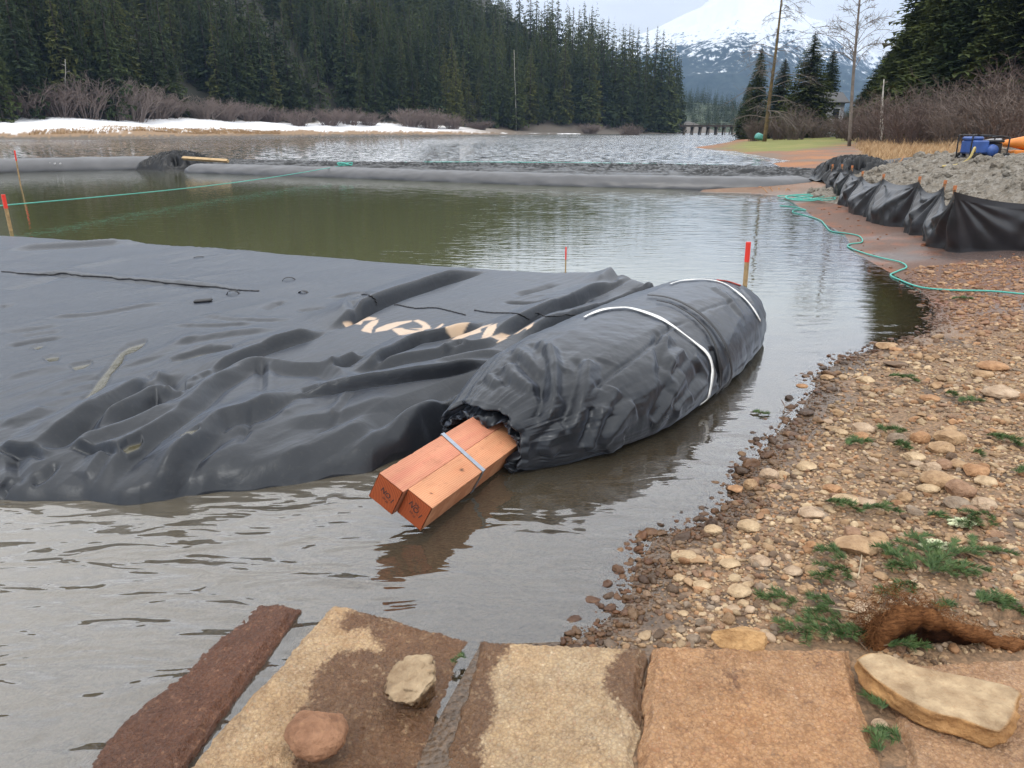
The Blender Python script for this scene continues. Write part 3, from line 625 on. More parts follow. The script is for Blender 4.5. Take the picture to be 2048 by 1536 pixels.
def on_roll(L, k=10, up=.004):
    I = pick(RV, RN, smooth_line(L, k)); P = RV[I]; N = RN[I]; q = np.ones(5)/5
    for _ in range(2):
        P = np.stack([np.convolve(np.pad(P[:, i], 2, 'edge'), q, 'valid') for i in range(3)], -1); N = np.stack([np.convolve(np.pad(N[:, i], 2, 'edge'), q, 'valid') for i in range(3)], -1)
    N /= np.linalg.norm(N, axis=1)[:, None]; return P+N*up, N
wstrap = simple('white_strap', (.72, .72, .70), .55, 0, .12, 30)
def strap(name, lab, L, wd, mat, up=.010, cat='strap', k=10):
    P, N = on_roll(L, k, up); tt = np.linspace(0, 1, len(P)); wv = wd*(.72+.38*np.sin(tt*19+wd*100)*np.sin(tt*7+1)); N = N+.25*np.sin(tt*13)[:, None]*np.gradient(P, axis=0)*20*0; V, F = ribbon(P, N, wv[:, None] if name[0] == 'w' else wd, .0015); o = mesh(name, V, F, mat); tag(o, lab, cat)
    return o
strap('white_strap', 'narrow white strap across the middle of the black roll, down to the water', [(1168, 634), (1178, 628), (1205, 618), (1235, 614), (1262, 615), (1310, 630), (1345, 650), (1375, 672), (1405, 696), (1420, 715), (1426, 740), (1424, 765), (1418, 795), (1409, 820)], .042, wstrap)
strap('white_strap', 'narrow white strap around the far end of the black roll', [(1338, 567), (1365, 559), (1400, 556), (1440, 562), (1465, 575), (1490, 595), (1510, 620), (1524, 645)], .038, wstrap)
bs1 = strap('black_strap', 'wide black webbing strap around the roll between the two white straps', [(1290, 590), (1330, 594), (1365, 606), (1400, 628), (1430, 658), (1452, 695), (1462, 735), (1460, 765), (1454, 788)], .035, strapm, .016)
P, N = on_roll([(1310, 600), (1345, 608), (1380, 628), (1410, 655), (1430, 690), (1440, 730), (1442, 770), (1440, 795)], 10, .013); V, F = ribbon(P, N, .016); mesh('second_band', V, F, strapm, bs1)
redm = simple('red_cord', (.30, .04, .025), .6)
P, N = on_roll([(1434, 541), (1450, 543), (1464, 549), (1478, 558), (1484, 564)], 10, .008); V, F = tube(P, .007, 6); tag(mesh('red_cord', V, F, redm), 'short dark red cord on the far end of the black roll', 'cord')
# ------------------------------------------------------------------ strapped timbers
wood = M('fir_timber'); vv = wood.coord('Object', (1, 1, 1))
gx = wood.coord('Object', (1.5, 26, 26)); n0 = wood.noise(1.1, 4, gx, .5, .6); kd = wood.n('ShaderNodeVectorMath', {0: wood.coord('Object', (3.2, 10, 6)), 1: (1.02, .55, 0)}, operation='DISTANCE').outputs['Value']
rings = wood.n('ShaderNodeTexWave', {'Vector': wood.coord('Object', (1.2, 1, 1), (0, 0, R(2))), 'Scale': 38, 'Distortion': 5.5, 'Detail': 3, 'Detail Scale': .55}, wave_type='BANDS', bands_direction='Y').outputs['Fac']
kn = wood.n('ShaderNodeTexWave', {'Vector': vv, 'Scale': 1}, wave_type='RINGS').outputs['Fac']
cw = wood.mix(wood.mr(rings, .15, .9, 0, 1), wood.attr('tone', 'Color'), wood.mix(1., wood.attr('tone', 'Color'), (.80, .66, .58), 'MULTIPLY'))
cw = wood.mix(wood.mr(n0, .3, .7, 0, .35), cw, (.55, .32, .17)); cw = wood.mix(wood.mr(wood.noise(9, 5, vv), .5, .75, 0, .3), cw, (.28, .10, .05))
cw = wood.mix(wood.mr(wood.noise(26, 6, wood.coord('Object', (.5, 1, 1)), .7), .55, .72, 0, .4), cw, (.16, .075, .04)); cw = wood.mix(wood.attr('knot'), cw, (.07, .035, .02))
wood.pbr(cw, .62, wood.bump(rings, .0004, .4), 0, .35)
endm = M('sawn_end_grain'); ve = endm.coord('Object'); rg = endm.n('ShaderNodeTexWave', {'Vector': endm.coord('Object', (1, 1, 1), (R(90), 0, 0)), 'Scale': 42, 'Distortion': 1.2, 'Detail': 2}, wave_type='RINGS').outputs['Fac']
endm.pbr(endm.mix(endm.mr(rg, .2, .8, 0, 1), (.36, .085, .028), (.22, .045, .014)), .7, endm.bump(endm.noise(120, 3, ve), .001, .6), 0, .3)
inkm = simple('stamp_ink', (.035, .02, .02), .8)
BA = np.array([-.312, 2.585, .146]); yaw, pit, rol = .466, -.033, .473
bu = np.array([math.sin(yaw)*math.cos(pit), math.cos(yaw)*math.cos(pit), math.sin(pit)]); w0 = np.cross([0, 0, 1], bu); w0 /= np.linalg.norm(w0)
bw = w0*math.cos(rol)+np.cross(bu, w0)*math.sin(rol); bv = np.cross(bu, bw)
from mathutils import Matrix, Vector
BM = Matrix(((bu[0], bw[0], bv[0], BA[0]), (bu[1], bw[1], bv[1], BA[1]), (bu[2], bw[2], bv[2], BA[2]), (0, 0, 0, 1)))
S_ = .1275
def timber(y0, x0, L, seed, lab, tone, knots, txt):
    t = empty('timber'); t.matrix_world = BM; tag(t, lab, 'timber', 'timbers banded together')
    nx, pr = 260, []
    q = []                                              # rounded square section
    for cx, cy, a0 in ((1, 1, 0), (0, 1, 90), (0, 0, 180), (1, 0, 270)):
        for a in (0, 30, 60, 90):
            rr0 = .0016; q.append((y0+(S_-.001)*cx+(-rr0 if cx else rr0)+rr0*math.cos(R(a0+a)), -S_+S_*cy+(-rr0 if cy else rr0)+rr0*math.sin(R(a0+a))))
    q2 = []
    for i in range(len(q)):
        a, b = np.array(q[i]), np.array(q[(i+1) % len(q)]); n_ = 14 if np.linalg.norm(b-a) > .05 else 1
        for k in range(n_): q2.append(a+(b-a)*k/n_)
    q2 = np.array(q2); X = x0+L*np.linspace(0, 1, nx); m = len(q2)
    V = np.concatenate([np.repeat(X, m)[:, None], np.tile(q2, (nx, 1))], 1)
    cen_ = np.array([0, y0+S_/2, -S_/2]); d = V-cen_; d[:, 0] = 0
    V += d*(.010*fbm(V*np.array([6, 30, 30])+seed, 1, 3))[:, None]
    corner = (np.abs(d[:, 1]) > .055) & (np.abs(d[:, 2]) > .055); V -= d*((.06*np.maximum(0, noise(V*np.array([30, 8, 8])+seed)-.25))*corner)[:, None]
    V[:, 0] = np.where(V[:, 0] < x0+1e-4, x0+.0015*noise(V, 60), V[:, 0])
    K = np.zeros(len(V)); T = np.tile(np.array(tone), (len(V), 1))*(1+.22*fbm(V*np.array([2.2, 9, 9])+seed, 1, 3))[:, None]
    for kx, ky, kr_ in knots:
        dd = np.hypot((V[:, 0]-kx)/1.5, V[:, 1]-ky); top = V[:, 2] > -.02
        K = np.maximum(K, sm(kr_, kr_*.5, dd)*top); V[:, 2] += .0
        T = T*(1-(.30*np.exp(-(dd/(kr_*3))**2)*top)[:, None]*np.array([.3, .6, .8]))
    mesh('beam', V, [gridf(nx, m, True), np.arange(m)[None, ::-1]+(nx-1)*m], wood.m, t, True, {'tone': T, 'knot': K})
    bo = bpy.data.objects['beam'] if 'beam' in bpy.data.objects else None
    # end grain plate, a hair proud of the cut
    g = 12; yy, zz = np.meshgrid(np.linspace(y0+.003, y0+S_-.004, g), np.linspace(-S_+.003, -.003, g)); Ve = np.stack([np.full(yy.size, x0-.0022), yy.ravel(), zz.ravel()], -1); Ve[:, 0] += .0006*noise(Ve, 70)
    Vb = Ve.copy(); Vb[:, 0] += .003
    border = np.concatenate([np.arange(g), np.arange(1, g)*g+g-1, (g-1)*g+np.arange(g-2, -1, -1), np.arange(g-2, 0, -1)*g]); nb_ = len(border)
    sk_ = np.stack([border, np.roll(border, -1), np.roll(border, -1)+g*g, border+g*g], -1)
    mesh('end_face', np.concatenate([Ve, Vb]), np.concatenate([gridf(g, g), sk_]), endm.m, t, False)
    for (s, yy, zz, sz, rot) in txt:
        cu = bpy.data.curves.new('stamp', 'FONT'); cu.body = s; cu.size = sz; cu.extrude = .0003; cu.align_x = 'CENTER'; cu.align_y = 'CENTER'; cu.materials.append(inkm); cu.offset = sz*.012
        oc = bpy.data.objects.new('stamp_curve', cu); COL.objects.link(oc); bpy.context.view_layer.update()
        me = bpy.data.meshes.new_from_object(oc.evaluated_get(bpy.context.evaluated_depsgraph_get())); bpy.data.objects.remove(oc); bpy.data.curves.remove(cu)
        me.materials.clear(); me.materials.append(inkm); o = bpy.data.objects.new('stamp', me); COL.objects.link(o); o.parent = t
        # text lies in the end plane (local y-z), seen from -x
        o.matrix_local = Matrix(((0, 0, -1, x0-.0032), (-1, 0, 0, y0+yy), (0, 1, 0, zz), (0, 0, 0, 1))) @ Matrix.Rotation(R(rot), 4, 'Z')
    return t
timber(0, 0, 2.2, 3.1, 'reddish sawn timber nearer the shore, its end sticking out furthest, beside the other timber', (.56, .26, .14), [(.32, .062, .011), (.07, .055, .004)], [('NO.1', .058, -.058, .034, -22), ('HT 25', .062, -.085, .013, -22), ('DFIR', .06, -.035, .013, -22)])
timber(S_+.0002, .034-.066, 2.2, 9.4, 'reddish sawn timber on the tarp side of the banded pair, its end set back', (.50, .20, .13), [], [('NO.1', .052, -.062, .032, -16), ('HT 25', .054, -.088, .012, -16)])
steel = simple('steel_band', (.32, .36, .42), .35, .7, .12, 40)
xb = .40; y1 = 2*S_+.002; h_ = .003
loop = [(xb, -h_, -S_-h_), (xb, -h_, h_), (xb, y1+h_, h_), (xb, y1+h_, -S_-h_)]; wd = .026
Vb = np.array([(x+dx+.035*(y/y1), y+oy, z+oz) for (x, y, z), (oy, oz) in zip(loop, [(-1, -1), (-1, 1), (1, 1), (1, -1)]) for dx in (0, wd) for oy, oz in [(0, 0), (oy*.0012, oz*.0012)]])
Fb = []
for i in range(4):
    j = (i+1) % 4; a = i*4; b = j*4
    Fb += [(a+1, a+3, b+3, b+1), (a, b, b+2, a+2), (a, a+1, b+1, b), (a+2, b+2, b+3, a+3)]
bd = mesh('steel_band', Vb, np.array(Fb), steel, None, False); bd.matrix_world = BM; tag(bd, 'grey steel band strapped around the two timbers', 'band')
# ------------------------------------------------------------------ concrete slabs
agg = M('exposed_aggregate'); v = agg.coord('Pos'); vd = agg.n('ShaderNodeVectorMath', {0: v, 1: agg.n('ShaderNodeVectorMath', {0: agg.n('ShaderNodeTexNoise', {'Vector': v, 'Scale': 60}).outputs['Color'], 1: (.006, .006, .006)}, operation='MULTIPLY').outputs[0]}, operation='ADD').outputs[0]
rc = agg.n('ShaderNodeSeparateColor', {'Color': agg.vor(105, vd, 'Color')}); d1 = agg.vor(105, vd); d2 = agg.vor(310, vd); rc2 = agg.n('ShaderNodeSeparateColor', {'Color': agg.vor(310, vd, 'Color')})
pal = agg.ramp(agg.n('ShaderNodeMix', {'Factor': agg.mr(agg.noise(70, 3, v), .42, .58, 0, 1), 'A': rc.outputs[0], 'B': rc2.outputs[0]}).outputs[0], [(0, (.20, .12, .07)), (.25, (.40, .27, .15)), (.55, (.52, .38, .22)), (.78, (.30, .26, .22)), (.9, (.42, .20, .09)), (1, (.75, .68, .55))])
cz = agg.mix(.40, agg.mix(1., pal, agg.mix(.5, (1, 1, 1), agg.attr('tint', 'Color')), 'MULTIPLY'), agg.attr('tint', 'Color'))
cz = agg.mix(agg.mr(agg.noise(5, 5, v, .6), .4, .65, 0, .35), cz, agg.mix(1., cz, (1.25, 1.1, .9), 'MULTIPLY')); cz = agg.mix(agg.mr(agg.noise(14, 6, v, .65), .35, .68, 0, .6), cz, agg.mix(1., cz, (.55, .45, .38), 'MULTIPLY'))
cz = agg.mix(agg.mr(d1, .36, .66, 0, .38), cz, agg.mix(1., cz, (.45, .38, .30), 'MULTIPLY'))
wt = agg.math('MULTIPLY', agg.attr('wet'), 1.); wtn = agg.mr(agg.math('ADD', agg.math('ADD', wt, agg.mr(agg.noise(22, 8, v, .75), .3, .7, -.40, .40)), agg.mr(rc.outputs[1], 0, 1, -.30, .30)), .2, .8, 0, 1)
cz = agg.mix(wtn, cz, agg.mix(1., cz, (.34, .25, .20), 'MULTIPLY'))
hb = agg.math('SUBTRACT', agg.math('MULTIPLY', agg.noise(90, 6, v, .7), 1.3), agg.math('ADD', agg.math('MULTIPLY', d1, .5), agg.math('MULTIPLY', d2, .5)))
agg.pbr(cz, agg.mr(wtn, 0, 1, .85, .30), agg.bump(hb, .006, .9), 0, .45)
def slab(lab, quad, zq, tint, wetf, seed, n=190, m=150, th=.14, edge=.012):
    C = [G(x, y, z) for (x, y), z in zip(quad, zq)]     # TL, TR, BR, BL
    u, v_ = np.meshgrid(np.linspace(0, 1, n), np.linspace(0, 1, m)); u = u[..., None]; v_ = v_[..., None]
    P = (C[0]*(1-u)+C[1]*u)*(1-v_)+(C[3]*(1-u)+C[2]*u)*v_; P = P.reshape(-1, 3)
    uu = u.ravel(); vv = v_.ravel(); W1 = np.linalg.norm(C[1]-C[0]); W2 = np.linalg.norm(C[3]-C[0])
    de = np.minimum(np.minimum(uu, 1-uu)*W1, np.minimum(vv, 1-vv)*W2)
    cc0 = P.mean(0); out = P-cc0; out[:, 2] = 0; out /= np.linalg.norm(out, axis=1)[:, None]+1e-9
    P[:, :2] += (out*(.013*fbm(P[:, :2]+seed, 9, 4))[:, None])[:, :2]*sm(.05, 0, de)[:, None]
    P[:, 2] += -.022*(1-sm(0, .028, de+.006*noise(P[:, :2]+seed, 25)))+.006*fbm(P[:, :2]+seed, 5, 3)+.0045*noise(P[:, :2], 60)+.0030*noise(P[:, :2], 120)
    wet = wetf(P); px, py = proj(P)
    T = np.tile(np.array(tint), (len(P), 1))*(1+.12*fbm(P[:, :2]+seed, 3, 3))[:, None]
    g = P.reshape(m, n, 3); ring = np.concatenate([np.arange(n), np.arange(1, m)*n+n-1, (m-1)*n+np.arange(n-2, -1, -1), np.arange(m-2, 0, -1)*n])
    base = len(P); layers = []
    for k in range(1, 6):
        q = P[ring].copy(); q[:, 2] -= th*k/5; q[:, :2] += (out[ring]*(.006+.006*fbm(q, 22, 3))[:, None])[:, :2]; layers.append(q)
    L0 = ring; Fs = [gridf(m, n)[:, ::-1]]; allV = [P]
    prev = ring
    for k, q in enumerate(layers):
        cur = base+k*len(ring)+np.arange(len(ring)); Fs.append(np.stack([prev, np.roll(prev, -1), np.roll(cur, -1), cur], -1)); prev = cur; allV.append(q)
    wetA = np.concatenate([wet]+[np.ones(len(ring))]*5); TA = np.concatenate([T]+[T[ring]]*5)
    o = mesh('concrete_slab', np.concatenate(allV), np.concatenate(Fs), agg.m, None, True, {'tint': TA, 'wet': wetA})
    tag(o, lab, 'slab', 'concrete slabs at the water edge'); return o
c8 = lambda L: crop(L, 0, 1000, 1.784)
def pxd(P): x, y = proj(P); return np.stack([x, y], -1)
dry2 = np.array(c8([(1120, 362), (1290, 380), (1190, 430), (1240, 470), (1310, 462), (1368, 540), (1290, 530), (1200, 548), (1130, 600), (1100, 670), (1112, 720), (1055, 755), (1040, 860), (1040, 1300), (-500, 1800), (560, 980), (880, 610), (1000, 450)]))
dry3 = np.array(c8([(1835, 492), (1790, 560), (1750, 620), (1760, 700), (1775, 750), (1722, 860), (1728, 1300), (2600, 1300), (2250, 780), (2150, 660), (2170, 590), (2230, 520), (2100, 480)]))
slab('dark wet slab furthest left, one long side under water', [(515, 1200), (603, 1207), (300, 1600), (50, 1600)], [-.004, .03, .045, -.008], (.40, .20, .13), lambda P: np.ones(len(P))*1., 1.3)
slab('cream and wet brown slab carrying the two loose stones', [(667, 1200), (945, 1278), (812, 1640), (270, 1640)], [.045, .004, .002, .075], (.64, .50, .33), lambda P: sm(14, -16, sdp(pxd(P), dry2)), 5.2)
slab('cream slab with a wet left side, between the stone-bearing slab and the orange slab', [(958, 1275), (1291, 1290), (1258, 1640), (835, 1640)], [.012, .06, .075, .004], (.66, .54, .37), lambda P: sm(14, -16, sdp(pxd(P), dry3)), 8.8)
slab('orange tan speckled slab, dry and nearly square', [(1303, 1286), (1697, 1291), (1790, 1640), (1262, 1640)], [.075, .085, .09, .08], (.60, .35, .185), lambda P: sm(.2, .7, fbm(P[:, :2], 2.6, 3))*.35, 2.4)
slab('pinkish tan slab at the right edge under the flat sandstone', [(1762, 1322), (2140, 1302), (2260, 1640), (1850, 1640)], [.07, .08, .08, .07], (.55, .36, .23), lambda P: sm(.1, .7, fbm(P[:, :2]+3, 3, 3))*.3, 6.1)
# ------------------------------------------------------------------ stones
rock = M('stone'); v = rock.coord('Object'); tn = rock.attr('tone', 'Color'); nn = rock.noise(14, 7, v, .65); n4 = rock.noise(60, 4, v)
ct = rock.mix(rock.mr(nn, .35, .65, 0, .9), rock.mix(1., tn, (.60, .52, .45), 'MULTIPLY'), rock.mix(1., tn, (1.22, 1.2, 1.15), 'MULTIPLY'))
ct = rock.mix(rock.mr(n4, .58, .7, 0, .35), ct, (.30, .17, .08)); ct = rock.mix(rock.attr('wet'), ct, rock.mix(1., ct, (.32, .24, .18), 'MULTIPLY'))
rock.pbr(ct, rock.mr(rock.attr('wet'), 0, 1, .8, .3), rock.bump(rock.math('ADD', nn, rock.math('MULTIPLY', n4, .35)), .022, .9), 0, .4)
def stone_shape(size, cuts, seed, rough=.04, src=ICO4, cutd=(.55, .85)):
    r = np.random.default_rng(seed); V = src[0].copy()
    for _ in range(cuts):
        n = r.normal(size=3); n /= np.linalg.norm(n); d = r.uniform(*cutd); e = V@n-d; V = V-n*(np.maximum(0, e)*.95)[:, None]
    V = V*(1+rough*fbm(V+seed*3.7, 2.2, 4))[:, None]; V = V*(1-1.1*rough*np.exp(-(noise(V+seed*1.9, 1.3)/.045)**2)*(rough > .08)-.35*rough*np.exp(-(noise(V+seed*2.3, 2.9)/.06)**2))[:, None]; return V*np.array(size)/2
def place_rock(name, lab, cx, cy, z, size, cuts, seed, tone, rot=0, wetline=None, rough=.05, cutd=(.55, .85), sink=.25, tilt=0, cat='rock'):
    V = stone_shape(size, cuts, seed, rough, ICO4, cutd); a = R(rot); V = V@np.array([[math.cos(a), math.sin(a), 0], [-math.sin(a), math.cos(a), 0], [0, 0, 1]])
    t = R(tilt); V = V@np.array([[1, 0, 0], [0, math.cos(t), math.sin(t)], [0, -math.sin(t), math.cos(t)]])
    p = G(cx, cy, z+size[2]*.3); h = V[:, 2].min()
    T = np.tile(np.array(tone), (len(V), 1)); W = np.zeros(len(V))
    if wetline is not None: W = sm(.01, -.01, V[:, 2]-h-wetline-.03*fbm(V, 9, 3))
    o = mesh(name, V, ICO4[1], rock.m, None, True, {'tone': T, 'wet': W}); o.location = (p[0], p[1], z-h-size[2]*sink*.2); tag(o, lab, cat); return o
place_rock('rock', 'angular cracked cream rock with dark wet base, larger of two on the slab', 829, 1378, .012, (.235, .20, .125), 13, 41, (.34, .26, .17), 15, .06, .13, (.44, .72))
place_rock('rock', 'rounded reddish brown stone, smaller of the two on the cream slab', 633, 1475, .05, (.155, .17, .085), 5, 8, (.27, .145, .085), 30, None, .06, (.7, .95))
place_rock('rock', 'blocky orange tan stone lying against the back edge of the orange slab', 1486, 1280, .06, (.20, .12, .075), 10, 15, (.48, .30, .14), 8, None, .05, (.5, .8))
# the flat sandstone
top = [(1712, 1318), (1735, 1306), (1775, 1308), (1830, 1330), (1900, 1346), (1990, 1362), (2040, 1380), (2036, 1400), (2024, 1440), (1998, 1462), (1930, 1440), (1880, 1428), (1830, 1408), (1790, 1385), (1745, 1352)]
tp = np.array([G(x, y, .135) for x, y in smooth_line(top+[top[0]], 8)[:-1]]); c_ = tp.mean(0); rings_ = []
for k, s in enumerate(np.linspace(.03, 1, 26)):
    q = c_+(tp-c_)*s; q[:, 2] += .0025*fbm(q[:, :2], 16, 4)+.012*np.clip(noise(q[:, :2], 6.)*4-.6, 0, 1)-.003*sm(.96, 1, s)+.02*(q[:, 0]-c_[0])*-.4; rings_.append(q)
for k in range(1, 11):
    q = tp.copy()*1.; q = c_+(tp-c_)*(1+.012*math.sin(k*1.1)); q[:, 2] = rings_[25][:, 2]-.0052*k; q[:, :2] += ((q-c_)*(.09*fbm(q*np.array([1, 1, 2.]), 13, 4))[:, None])[:, :2]; rings_.append(q)
V = np.concatenate(rings_); mR = len(tp); Fr = [gridf(len(rings_), mR, True)[:, ::-1], np.arange(mR)[None, :], np.arange(mR)[None, ::-1]+(len(rings_)-1)*mR]
tone = np.where((np.arange(len(V)) < 25*mR)[:, None], np.array([[.40, .30, .19]]), np.array([[.42, .24, .10]]))*(1+.15*fbm(V, 12, 3))[:, None]
o = mesh('sandstone', V, Fr, rock.m, None, True, {'tone': tone, 'wet': np.zeros(len(V))}); tag(o, 'large flat cream sandstone with an orange broken edge, bottom right on the slab', 'rock')
# ------------------------------------------------------------------ foliage materials
def leafm(name, lo, hi, sat=1):
    m = M(name); ri = m.n('ShaderNodeObjectInfo').outputs['Random']; v = m.coord('Pos')
    c = m.mix(ri, lo, hi); c = m.mix(m.mr(m.noise(.9, 4, v), .35, .65, 0, 1), m.mix(1., c, (.6, .62, .6), 'MULTIPLY'), m.mix(1., c, (1.35, 1.3, 1.1), 'MULTIPLY'))
    c = m.mix(m.mr(m.noise(.035, 3, v), .45, .68, 0, .5), c, m.mix(1., c, (1.5, 1.35, .8), 'MULTIPLY'))
    return m.pbr(c, .75, None, 0, .2)
CON = leafm('conifer_needles', (.030, .048, .022), (.062, .082, .030))
CONY = leafm('yellowish_needles', (.075, .088, .030), (.095, .105, .035))
BARK = simple('bark', (.045, .037, .03), .9, 0, .4, 3)
BARKW = simple('pale_bark', (.42, .40, .36), .8, 0, .3, 3)
BARKG = simple('mossy_bark', (.12, .085, .035), .9, 0, .4, 2)
TWIG = M('bare_twigs'); ri = TWIG.n('ShaderNodeObjectInfo').outputs['Random']
TWIG.pbr(TWIG.mix(ri, (.105, .075, .066), (.15, .118, .10)), .8, None, 0, .2)
def conifer_data(seed, H=24., Rb=3.3, whorls=34, gap=0., ragged=.35, top=.9, dens=1., k=4, ws=1.):
    r = np.random.default_rng(seed); Vs = []; Fs = []; n = 0
    zs = H*(.05+gap+(.95-gap)*np.linspace(0, 1, whorls)**.92)
    for z in zs:
        f = (z/H-.05)/(.95); rad = Rb*(1-f)**top*(.72+.28*min(1, f*5))+.12
        nb = int((6+4*(1-f))*dens)
        for b in range(nb):
            if r.random() < .07: continue
            a = r.uniform(0, 2*np.pi); L = rad*r.uniform(1-ragged, 1.12); dz = -.18*L-.10*L*r.random()
            dirx, diry = math.cos(a), math.sin(a); zz = z+r.uniform(-.4, .4)
            for s in range(k):
                t0, t1 = s/k, (s+1)/k
                for side in (-1, 1):
                    if r.random() < .08: continue
                    w = ws*L*.26*(1-t0*.65)*r.uniform(.6, 1.3); dr = -.25*w-r.uniform(0, .35)*w
                    p0 = (t0*L, 0, dz*t0**1.4); p1 = (t1*L*1.02, 0, dz*t1**1.4); off = ws*L*.18*r.uniform(.5, 1.4)
                    p2 = (t0*L+off*1.2, side*w, dz*t0**1.4+dr); p3 = (t0*L+off*.3, side*w*.55, dz*t0**1.4+dr*.3-.1)
                    for p in (p0, p1, p2, p3): Vs.append((p[0]*dirx-p[1]*diry, p[0]*diry+p[1]*dirx, zz+p[2]))
                    Fs.append((n, n+1, n+2)); Fs.append((n, n+2, n+3)); n += 4
            # hanging sprays
            for s in range(2):
                t = r.uniform(.35, 1.); x = t*L; e14, e12 = .14*ws, .12*ws; h = ws*L*.22*r.uniform(.6, 1.4)+.15*ws
                for p in ((x-e14*L, 0, dz*t), (x+e12*L, 0, dz*t), (x+.02*L, r.uniform(-.2, .2)*L, dz*t-h)): Vs.append((p[0]*dirx-p[1]*diry, p[0]*diry+p[1]*dirx, zz+p[2]))
                Fs.append((n, n+1, n+2)); n += 3
    return np.array(Vs), np.array(Fs)
def trunk_data(H, r0, lean=0, seed=0, n=7, m=9):
    t = np.linspace(0, 1, m); r = np.random.default_rng(seed); P = np.stack([lean*H*t+.02*H*np.cumsum(r.normal(size=m))*.12, .02*H*np.cumsum(r.normal(size=m))*.12, H*t-.6*(1-t)], -1)
    return tube(P, r0*(1-t)**.8+.02, n)
def mk(name, V, F, mat, smooth=False): o = mesh(name, V, F, mat, None, smooth); return o
class Proto:
    def __init__(s, parts): s.parts = []; [s.parts.append((o.name.split('.')[0], o.data, [(c.name.split('.')[0], c.data) for c in o.children])) for o in parts]; [bpy.data.objects.remove(c) for o in parts for c in list(o.children)]; [bpy.data.objects.remove(o) for o in parts]
    def place(s, name, loc, sc, rot, label, cat, group=None):
        e = empty(name, loc); e.rotation_euler = (0, 0, rot); e.scale = sc if hasattr(sc, '__len__') else (sc, sc, sc); tag(e, label, cat, group)
        for n_, d, ch in s.parts:
            o = bpy.data.objects.new(n_, d); COL.objects.link(o); o.parent = e
            for n2, d2 in ch: q = bpy.data.objects.new(n2, d2); COL.objects.link(q); q.parent = o
        return e
CP_ = []
for k, (H, Rb, wh, gap, rg, tp) in enumerate([(24, 4.3, 34, .0, .4, .85), (24, 3.7, 36, .0, .35, .8), (24, 4.9, 32, .0, .5, .9), (24, 4.0, 34, .02, .5, .7), (24, 4.4, 36, .0, .35, 1.), (24, 3.3, 30, .04, .5, .75)]):
    V, F = conifer_data(100+k, H, Rb, wh, gap, rg, tp); T, TF = trunk_data(H*1.0, .30, 0, k)
    CP_.append(Proto([mk('trunk', T, TF, BARK, True), mk('crown', V, F, CON)]))
YP_ = Proto([mk('trunk', *trunk_data(24, .3, 0, 3), BARK, True), mk('crown', *conifer_data(210, 24, 4.4, 30, .0, .45, .9), CONY)])
# positions of the forest along the left shore
SH = LAND_L[:10]; cum = np.concatenate([[0], np.cumsum(np.linalg.norm(SH[1:]-SH[:-1], axis=1))])
def along(t): return np.stack([np.interp(t, cum, SH[:, 0]), np.interp(t, cum, SH[:, 1])], -1)
spots = []
r = np.random.default_rng(5)
for row, off in enumerate(np.concatenate([np.arange(32, 76, 5.6), np.arange(79, 260, 8.5)])):
    t = 0
    while t < cum[-1]:
        p = along(t); q = along(t+1.); d = (q-p)/np.linalg.norm(q-p); nrm = np.array([-d[1], d[0]])
        ofs = off+r.normal()*1.6
        rt = sm(cum[-1]-150, cum[-1]-20, t); ofs = ofs-23*rt        # the wood comes down to the shore on the right
        P = p+nrm*ofs+d*r.normal()*1.2; spots.append((P[0], P[1], row)); t += (4.6 if row < 9 else 6.2)*r.uniform(.7, 1.35)
sp = np.array(spots); sa_, sb_ = sds(sp[:, :2]); zt_ = terrain(sp[:, :2]); sp = np.column_stack([sp, zt_])[(sb_ > 4)]
hts = np.random.default_rng(9).uniform(.62, 1.3, len(sp))*25
hts = hts*(1+.38*sm(-5, 35, sp[:, 0])); tx_, ty_ = proj(np.column_stack([sp[:, 0], sp[:, 1], sp[:, 3]+hts])); bx_, by_ = proj(np.column_stack([sp[:, 0], sp[:, 1], sp[:, 3]]))
dist = np.hypot(sp[:, 0], sp[:, 1]); inv = (tx_ > -60) & (tx_ < 1420) & (by_ > -30)
sp, hts, tx_, ty_, bx_, dist, by_ = [a[inv] for a in (sp, hts, tx_, ty_, bx_, dist, by_)]
# which trees show: march near to far over a coarse skyline
o_ = np.argsort(dist); skyl = np.full(1480, 2000.); vis = np.zeros(len(sp))
for i in o_:
    hw = max(3, int(CF*2.3/dist[i])); x0, x1 = int(tx_[i]+60-hw), int(tx_[i]+60+hw); x0 = max(0, x0); x1 = min(1479, x1)
    if x1 <= x0: continue
    yt = max(ty_[i], 0); vis[i] = np.maximum(0, skyl[x0:x1]-yt).clip(0, 400).mean()*(x1-x0) if skyl[x0:x1].mean() > yt else 0
    prof = yt+np.abs(np.arange(x0, x1)-(x0+x1)/2)/(hw+1e-9)*(265-yt)*.45; skyl[x0:x1] = np.minimum(skyl[x0:x1], prof)
show = np.argsort(-vis)[:285]; keep = set(show.tolist())
place_t = ['at the left end of the far shore', 'behind the purple brush on the far shore', 'behind the long snow bank', 'above the end of the snow bank', 'at the right part of the far shore', 'at the right end of the far wood']
